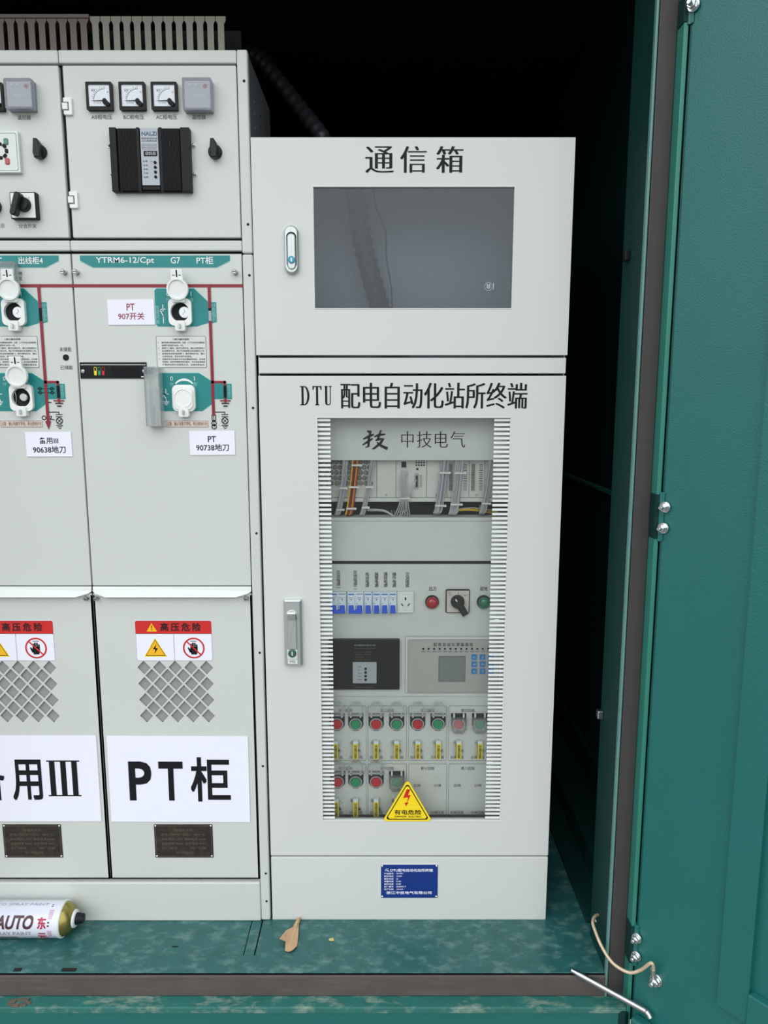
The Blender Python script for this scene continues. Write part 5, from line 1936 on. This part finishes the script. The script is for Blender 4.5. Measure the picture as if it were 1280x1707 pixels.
# circuit button panel
CN = '一二三四五六七八'
cols = [(520, 610.5), (613, 677.5), (680.5, 744.5), (747.5, 812)]
m = MB()
m.box(IX0, IX1, YI, YI + .004, lz0 - .02, zz(1161.5, YI), 'panel_grey', .0005)
y = YI - .0003
for r_, (y0, y1) in enumerate(((1176.5, 1268), (1273, 1360))):
    for q, (x0, x1) in enumerate(cols):
        e, f, g, h_ = IR(x0, y0, x1, y1)
        m.ring(rrect(e, f, g, h_, .004), rrect(e + .0007, f - .0007, g + .0007, h_ - .0007, .0036), YI, y, 'ink_soft')
        n_ = r_ * 4 + q
        xc = (x0 + x1) / 2 if q else 576
        zt2 = y0 + 5
        e, f, g, h_ = IR(xc - 11.5, zt2, xc + 11.5, zt2 + 5.5)
        m.text('第' + CN[n_] + '回路', e, f, g, h_, YI - .0005, 'ink_soft', .008)
        for s, cx in (('合', 562 if q == 0 else x0 + 14), ('分', x0 + 73 if q == 0 else x0 + 48.5)):
            if q == 0:
                cx = 560 if s == '合' else 593.5
            e, f, g, h_ = IR(cx - 11.5, y1 - 8.5, cx + 11.5, y1 - 3)
            m.text(s + '闸压板', e, f, g, h_, YI - .0005, 'ink_soft', .008)
            if n_ in (6, 7):
                e, f, g, h_ = IR(cx - 6, y0 + 33.5, cx + 6, y0 + 39)
                m.text(s + '闸', e, f, g, h_, YI - .0005, 'ink_soft', .008)
m.build('button_panel', cc)

def push(px, py, red, opened):
    k = PX(1, py, YI)
    p = at(px, py, YI)
    x, z = p.x, p.z
    m = MB()
    pts = [(x - 9.5 * k, z - 8 * k), (x - 3 * k, z - 13 * k), (x + 3 * k, z - 13 * k), (x + 9.5 * k, z - 8 * k), (x + 12.5 * k, z - 3 * k), (x + 12.5 * k, z + 17 * k), (x - 12.5 * k, z + 17 * k), (x - 12.5 * k, z - 3 * k)]
    m.prism(pts, YI, YI - .004, 'black_plastic', .0008)
    m.box(x - 8.5 * k, x + 8.5 * k, YI - .007, YI - .003, z + 13 * k, z + 17 * k, 'black_plastic', .0008)
    m.ring(circ(x, z, 10.6 * k, 28), circ(x, z, 8.6 * k, 28), YI - .003, YI - .008, 'zinc')
    o = m.build('push_button', cc, ('red' if red else 'green') + ' round push button on black bracket')
    m = MB()
    m.lathe(x, z, [(8.5 * k, YI - .003), (8.5 * k, YI - .0072)], 'gap_black', 26)
    m.lathe(x, z, [(7.9 * k, YI - .006), (7.9 * k, YI - .0098), (7.2 * k, YI - .0106)], 'red_cap' if red else 'green_cap', 26)
    m.build('button_cap', o)
    m = MB()
    if opened:
        z0 = z + 16 * k
        oc = [(x - 12 * k, z0 + 2 * k), (x + 12 * k, z0 + 2 * k), (x + 12.5 * k, z0 + 16 * k), (x + 5.5 * k, z0 + 25 * k), (x - 5.5 * k, z0 + 25 * k), (x - 12.5 * k, z0 + 16 * k)]
        m.ring(oc, inset(oc, 1.6 * k), YI - .012, YI - .020, 'acrylic')
        m.flat(inset(oc, .5 * k), YI - .014, 'acrylic_thin')
    else:
        oc = [(x - 7 * k, z - 14 * k), (x + 7 * k, z - 14 * k), (x + 12.5 * k, z - 7 * k), (x + 12.5 * k, z + 12 * k), (x - 12.5 * k, z + 12 * k), (x - 12.5 * k, z - 7 * k)]
        m.ring(oc, inset(oc, 1.6 * k), YI - .004, YI - .016, 'acrylic')
        m.flat(inset(oc, .5 * k), YI - .016, 'acrylic_thin')
    for s in (-1, 1):
        m.box(x + s * 8 * k - 1.3 * k, x + s * 8 * k + 1.3 * k, YI - .009, YI - .003, z + 12 * k, z + 18.5 * k, 'white_plastic', .0004)
    m.build('flip_cover', o, 'clear plastic flip cover, ' + ('open' if opened else 'closed'))

def link(px, py, s):
    k = PX(1, py, YI)
    p = at(px, py, YI)
    x, z = p.x, p.z
    m = MB()
    m.prism(rrect(x - 4.3 * k, x + 4.3 * k, z - 13.5 * k, z + 17 * k, .6 * k), YI - .004, YI - .012, 'white_plastic', .0006)
    m.prism(rrect(x - 4.3 * k, x + 4.3 * k, z - 14 * k, z + 12.5 * k, .6 * k), YI - .004, YI - .0126, 'yellow_tag', .0006)
    m.vtext(s, x, z - 12.5 * k, z + 11 * k, YI - .0131, 'ink_soft', .02, .8)
    o = m.build('link_tag', cc, 'yellow link tag with small lettering')
    for dx_, dz_ in ((-6.5, 12.5), (6.5, -2.5)):
        m = MB()
        m.lathe(x + dx_ * k, z + dz_ * k, [(2.6 * k, YI), (2.4 * k, YI - .006), (1.4 * k, YI - .008)], 'chrome', 12)
        m.build('link_screw', o)

XB = ((562, True), (593, False), (627, True), (661, False), (696, True), (730, False), (764, True), (799, False))
for i, (px, red) in enumerate(XB):
    push(px, 1205, red, i < 6)
    link(px if i else 560, 1248, ('合' if red else '分') + '闸压板')
for i, (px, red) in enumerate(XB[:4]):
    push(px if i else 563, 1301, red, i < 3)
    link(px if i else 561, 1344, ('合' if red else '分') + '闸压板')

# ---- inside behind the upper window: hose and thin wire hanging in the box
YH = 0.10
P0, P1, P2 = at(588, 300, YH), at(608, 420, YH), at(640, 530, YH)
m = MB()
m.tube([(P0.x, YH, P0.z), (P1.x, YH, P1.z), (P2.x, YH, P2.z), (P2.x + .03, YH + .02, P2.z - .06)], .02, 'hose_black', 18, 28, radii=lambda t, i: (.0225 if i % 4 < 2 else .0195))
m.lathe(0, 0, [(.034, P0.z + .012), (.034, P0.z - .012)], 'hose_black', 20, M=Matrix.Translation((P0.x, YH, 0)) @ Matrix(((1, 0, 0, 0), (0, 0, 1, 0), (0, 1, 0, 0), (0, 0, 0, 1))))
tag(m.build('corrugated_hose'), 'dark corrugated hose hanging behind the smoky upper window', 'hose')
m = MB()
W_ = [at(x_, y_, YH - .02) for x_, y_ in ((621, 300), (627, 345), (642, 385), (644, 430), (652, 480), (654, 530))]
m.tube([(p.x, YH - .02, p.z) for p in W_], .0016, 'hose_black', 6, 6)
tag(m.build('thin_wire'), 'thin dark wire hanging beside the hose behind the smoky upper window', 'wire')
# hose over the cabinet top in the dark
m = MB()
H_ = [(300, 150, .42), (380, 100, .40), (424, 92, .36), (460, 128, .33), (500, 180, .29), (536, 226, .24), (556, 262, .24)]
Q_ = [at(x_, y_, Y_) for x_, y_, Y_ in H_]
m.tube([tuple(p) for p in Q_], .016, 'hose_black', 16, 16, radii=lambda t, i: (.018 if i % 4 < 2 else .0155))
tag(m.build('corrugated_hose'), 'black corrugated hose sloping down into the top of the tall cabinet', 'hose')

# ================================================================== LOOSE THINGS
# spray can lying on the floor in front of the plinth
rc = 0.0375
pc = at_z(60, 1531, rc)
XE = at(106, 1528, pc.y).x
can = thing('spray_can', 'white AUTO spray paint can with gold shoulder lying on its side on the floor', 'spray can', (XE - .1, pc.y, 0))
AX = Matrix(((0, 1, 0, 0), (1, 0, 0, pc.y), (0, 0, 1, rc), (0, 0, 0, 1)))      # local (x,y,z) -> turns about world X
m = MB()
m.lathe(0, 0, [(rc - .004, XE - .215), (rc, XE - .212), (rc, XE - .003), (rc + .0006, XE - .002), (rc + .0006, XE + .001), (rc - .003, XE + .002)], 'can_white', 48, M=AX)
def on_can(X, S):
    """S = arc length downwards from the line that faces the camera"""
    an = math.radians(28) - S / rc
    r = rc + .0004
    return (X, pc.y - r * math.cos(an), rc + r * math.sin(an))
KC = 1.62 / FPX
def ct(s, x0, x1, v0, v1, mm, bold=0., slant=0.):
    m.text(s, (x0 - 101) * KC + XE, (x1 - 101) * KC + XE, -v1 * KC, -v0 * KC, 0, mm, bold, 0, slant, curve=lambda X, Z: on_can(X, -Z))
ct('AUTO', 2, 62, -9.5, 11.5, 'can_dark', .03, .18)
ct('SPRAY PAINT', -4, 60, 15.5, 23.5, 'can_grey', .012)
ct('AUTO SPRAY PAINT', -20, 80, -30, -25, 'can_grey', .0)
for i, ch in enumerate(('东', '元')):
    ct(ch, 70, 84, -7 + i * 25, 11 + i * 25, 'can_red', .03)
for v0, v1, mm in ((-17, -3, 'can_pink'), (14, 27, 'can_pink'), (0, 10, 'can_dark'), (-27, -21, 'can_dark')):
    n_ = 7 if mm == 'can_pink' else 2
    for q in range(n_):
        v = v0 + (v1 - v0) * q / n_
        w_ = (v1 - v0) / n_ * .45
        m.geo([on_can((x_ - 101) * KC + XE, vv * KC) for x_, vv in ((86, v), (93 if mm == 'can_pink' else 89, v), (93 if mm == 'can_pink' else 89, v + w_), (86, v + w_))], [(0, 1, 2, 3)], mm)
for v in (28, 29.6):
    m.geo([on_can((x_ - 101) * KC + XE, vv * KC) for x_, vv in ((-20, v), (36, v), (36, v + 1.1), (-20, v + 1.1))], [(0, 1, 2, 3)], 'can_dark')
m.build('can_body', can)
m = MB()
m.lathe(0, 0, [(rc + .0012, XE - .001), (rc + .0012, XE + .003), (rc - .001, XE + .0045)], 'edge_white', 48, M=AX)
m.lathe(0, 0, [(rc - .002, XE + .003), (rc - .004, XE + .009), (rc - .009, XE + .017), (rc - .017, XE + .023), (.016, XE + .025)], 'can_gold', 40, M=AX)
m.build('shoulder', can, 'gold domed shoulder')
m = MB()
m.lathe(0, 0, [(.0175, XE + .021), (.0190, XE + .024), (.0180, XE + .028), (.013, XE + .029)], 'edge_white', 32, M=AX)
m.build('valve_cup', can, 'white valve cup rim')
m = MB()
m.lathe(0, 0, [(.013, XE + .026), (.012, XE + .034), (.0098, XE + .042), (.009, XE + .045)], 'black_plastic', 24, M=AX)
m.box(XE + .034, XE + .046, pc.y - .004, pc.y + .004, rc + .004, rc + .011, 'black_plastic', .001)
m.build('spray_nozzle', can, 'black spray nozzle')

# dry leaf
LP = [(503, 1527), (495, 1533), (488, 1545), (477, 1556), (466, 1572), (476, 1575), (475, 1584), (481, 1588), (488, 1585), (495, 1576), (497, 1560), (498, 1542)]
m = MB()
top, mid = [], []
for i, (px, py) in enumerate(LP):
    p = at_z(px, py, 0.004)
    zc = 0.003 + 0.004 * (0.5 + 0.5 * math.sin(i * 1.9)) + (0.008 if 3 <= i <= 5 else 0)
    top.append((p.x, p.y, zc))
v0, v1 = at_z(496, 1540, .004), at_z(482, 1580, .004)
rib = [(v0.x + (v1.x - v0.x) * t, v0.y + (v1.y - v0.y) * t, .010 - .006 * t) for t in (0, .35, .7, 1)]
V = top + rib
F = [(0, 1, 12), (1, 2, 12), (2, 13, 12), (2, 3, 13), (3, 14, 13), (3, 4, 14), (4, 5, 14), (5, 15, 14), (5, 6, 15), (6, 7, 15), (7, 8, 15), (8, 9, 15), (9, 14, 15), (9, 10, 14), (10, 13, 14), (10, 11, 13), (11, 12, 13), (11, 0, 12)]
m.geo(V, F, 'leaf_tan', True)
m.geo([(x, y, z - .0007) for x, y, z in V], [f[::-1] for f in F], 'leaf_tan', True)
rim = list(range(12))
m.geo([V[i] for i in rim] + [(V[i][0], V[i][1], V[i][2] - .0007) for i in rim], [(i, (i + 1) % 12, 12 + (i + 1) % 12, 12 + i) for i in range(12)], 'leaf_tan')
leaf = tag(m.build('dry_leaf'), 'curled tan dry leaf on the teal floor in front of the tall cabinet', 'leaf')
m = MB()
s0 = at_z(505, 1526.5, .004)
m.tube([(s0.x, s0.y, .004), (V[0][0], V[0][1], .006), rib[0], rib[1], rib[2], rib[3]], .0013, 'leaf_vein', 6, 4, radii=lambda t, i: .0016 - .0008 * t)
m.build('stem', leaf)
p = at_z(552, 1567, 0)
m = MB()
m.geo([(p.x - .006, p.y, .0006), (p.x - .001, p.y - .006, .0022), (p.x + .007, p.y - .003, .0008), (p.x + .004, p.y + .004, .0028), (p.x - .004, p.y + .004, .0010)], [(0, 1, 2, 3, 4)], 'leaf_yellow')
m.geo([(p.x - .006, p.y, .0001), (p.x - .001, p.y - .006, .0012), (p.x + .007, p.y - .003, .0002), (p.x + .004, p.y + .004, .0018), (p.x - .004, p.y + .004, .0002)], [(4, 3, 2, 1, 0)], 'leaf_yellow')
tag(m.build('leaf_scrap'), 'tiny yellowish leaf scrap on the floor to the right of the dry leaf', 'leaf')
p = at_z(292, 1577.5, 0)
m = MB()
m.prism([(-.007, -.002), (.006, -.003), (.008, .002), (-.006, .003)], .0, -.0014, 'black', M=Matrix.Translation((p.x, p.y, .0)) @ Matrix.Rotation(math.radians(90), 4, 'X') @ Matrix.Scale(-1, 4, (0, 1, 0)) @ Matrix.Scale(-1, 4, (0, 1, 0)))
tag(m.build('paint_chip'), 'small black chip lying on the floor between the spray can and the leaf', 'chip')

# earth wire from the door bolt to the jamb
w0 = door_world(sE, .010, zE + .010)
w1 = door_world(on_door(1083, 1609, .03)[0], .022, on_door(1083, 1609, .03)[1])
pts = [w0, w1, at(1068, 1617, -.235), at(1048, 1621, -.225), at(1022, 1606, -.205), at(1004, 1580, -.180), at(992, 1552, -.150), at(988, 1536, -.130), at(994, 1526, -.110), at(1006, 1527, -.095), at(1018, 1536, -.090)]
pts[-1].x = XJ
m = MB()
m.tube([tuple(p) for p in pts], .0033, 'copper_clear', 10, 8)
ew = tag(m.build('earth_wire'), 'bare looped earth wire bolted to the open teal door and reaching into the frame', 'wire')
m = MB()
e0 = door_world(sE, .0055, zE)
m.tube([tuple(e0), tuple(w0), tuple(w0.lerp(w1, .6))], .0048, 'zinc', 10, 4)
m.build('wire_lug', ew, 'crimped metal lug')

# door stay rod
r1 = at_z(952, 1617, .009)
r2 = door_world(on_door(1070, 1682, .012)[0], .012, on_door(1070, 1682, .012)[1])
r3 = door_world(on_door(1084, 1697, .010)[0], .010, on_door(1084, 1697, .010)[1])
m = MB()
m.tube([tuple(r1), tuple(r1.lerp(r2, .5)), tuple(r2), tuple(r2.lerp(r3, .5) + Vector((.002, 0, .002))), tuple(r3)], .0062, 'steel', 12, 6, radii=lambda t, i: .0045 if t < .06 else .0060)
stay = tag(m.build('door_stay'), 'straight steel stay rod slanting from the sill to the foot of the open teal door', 'rod')
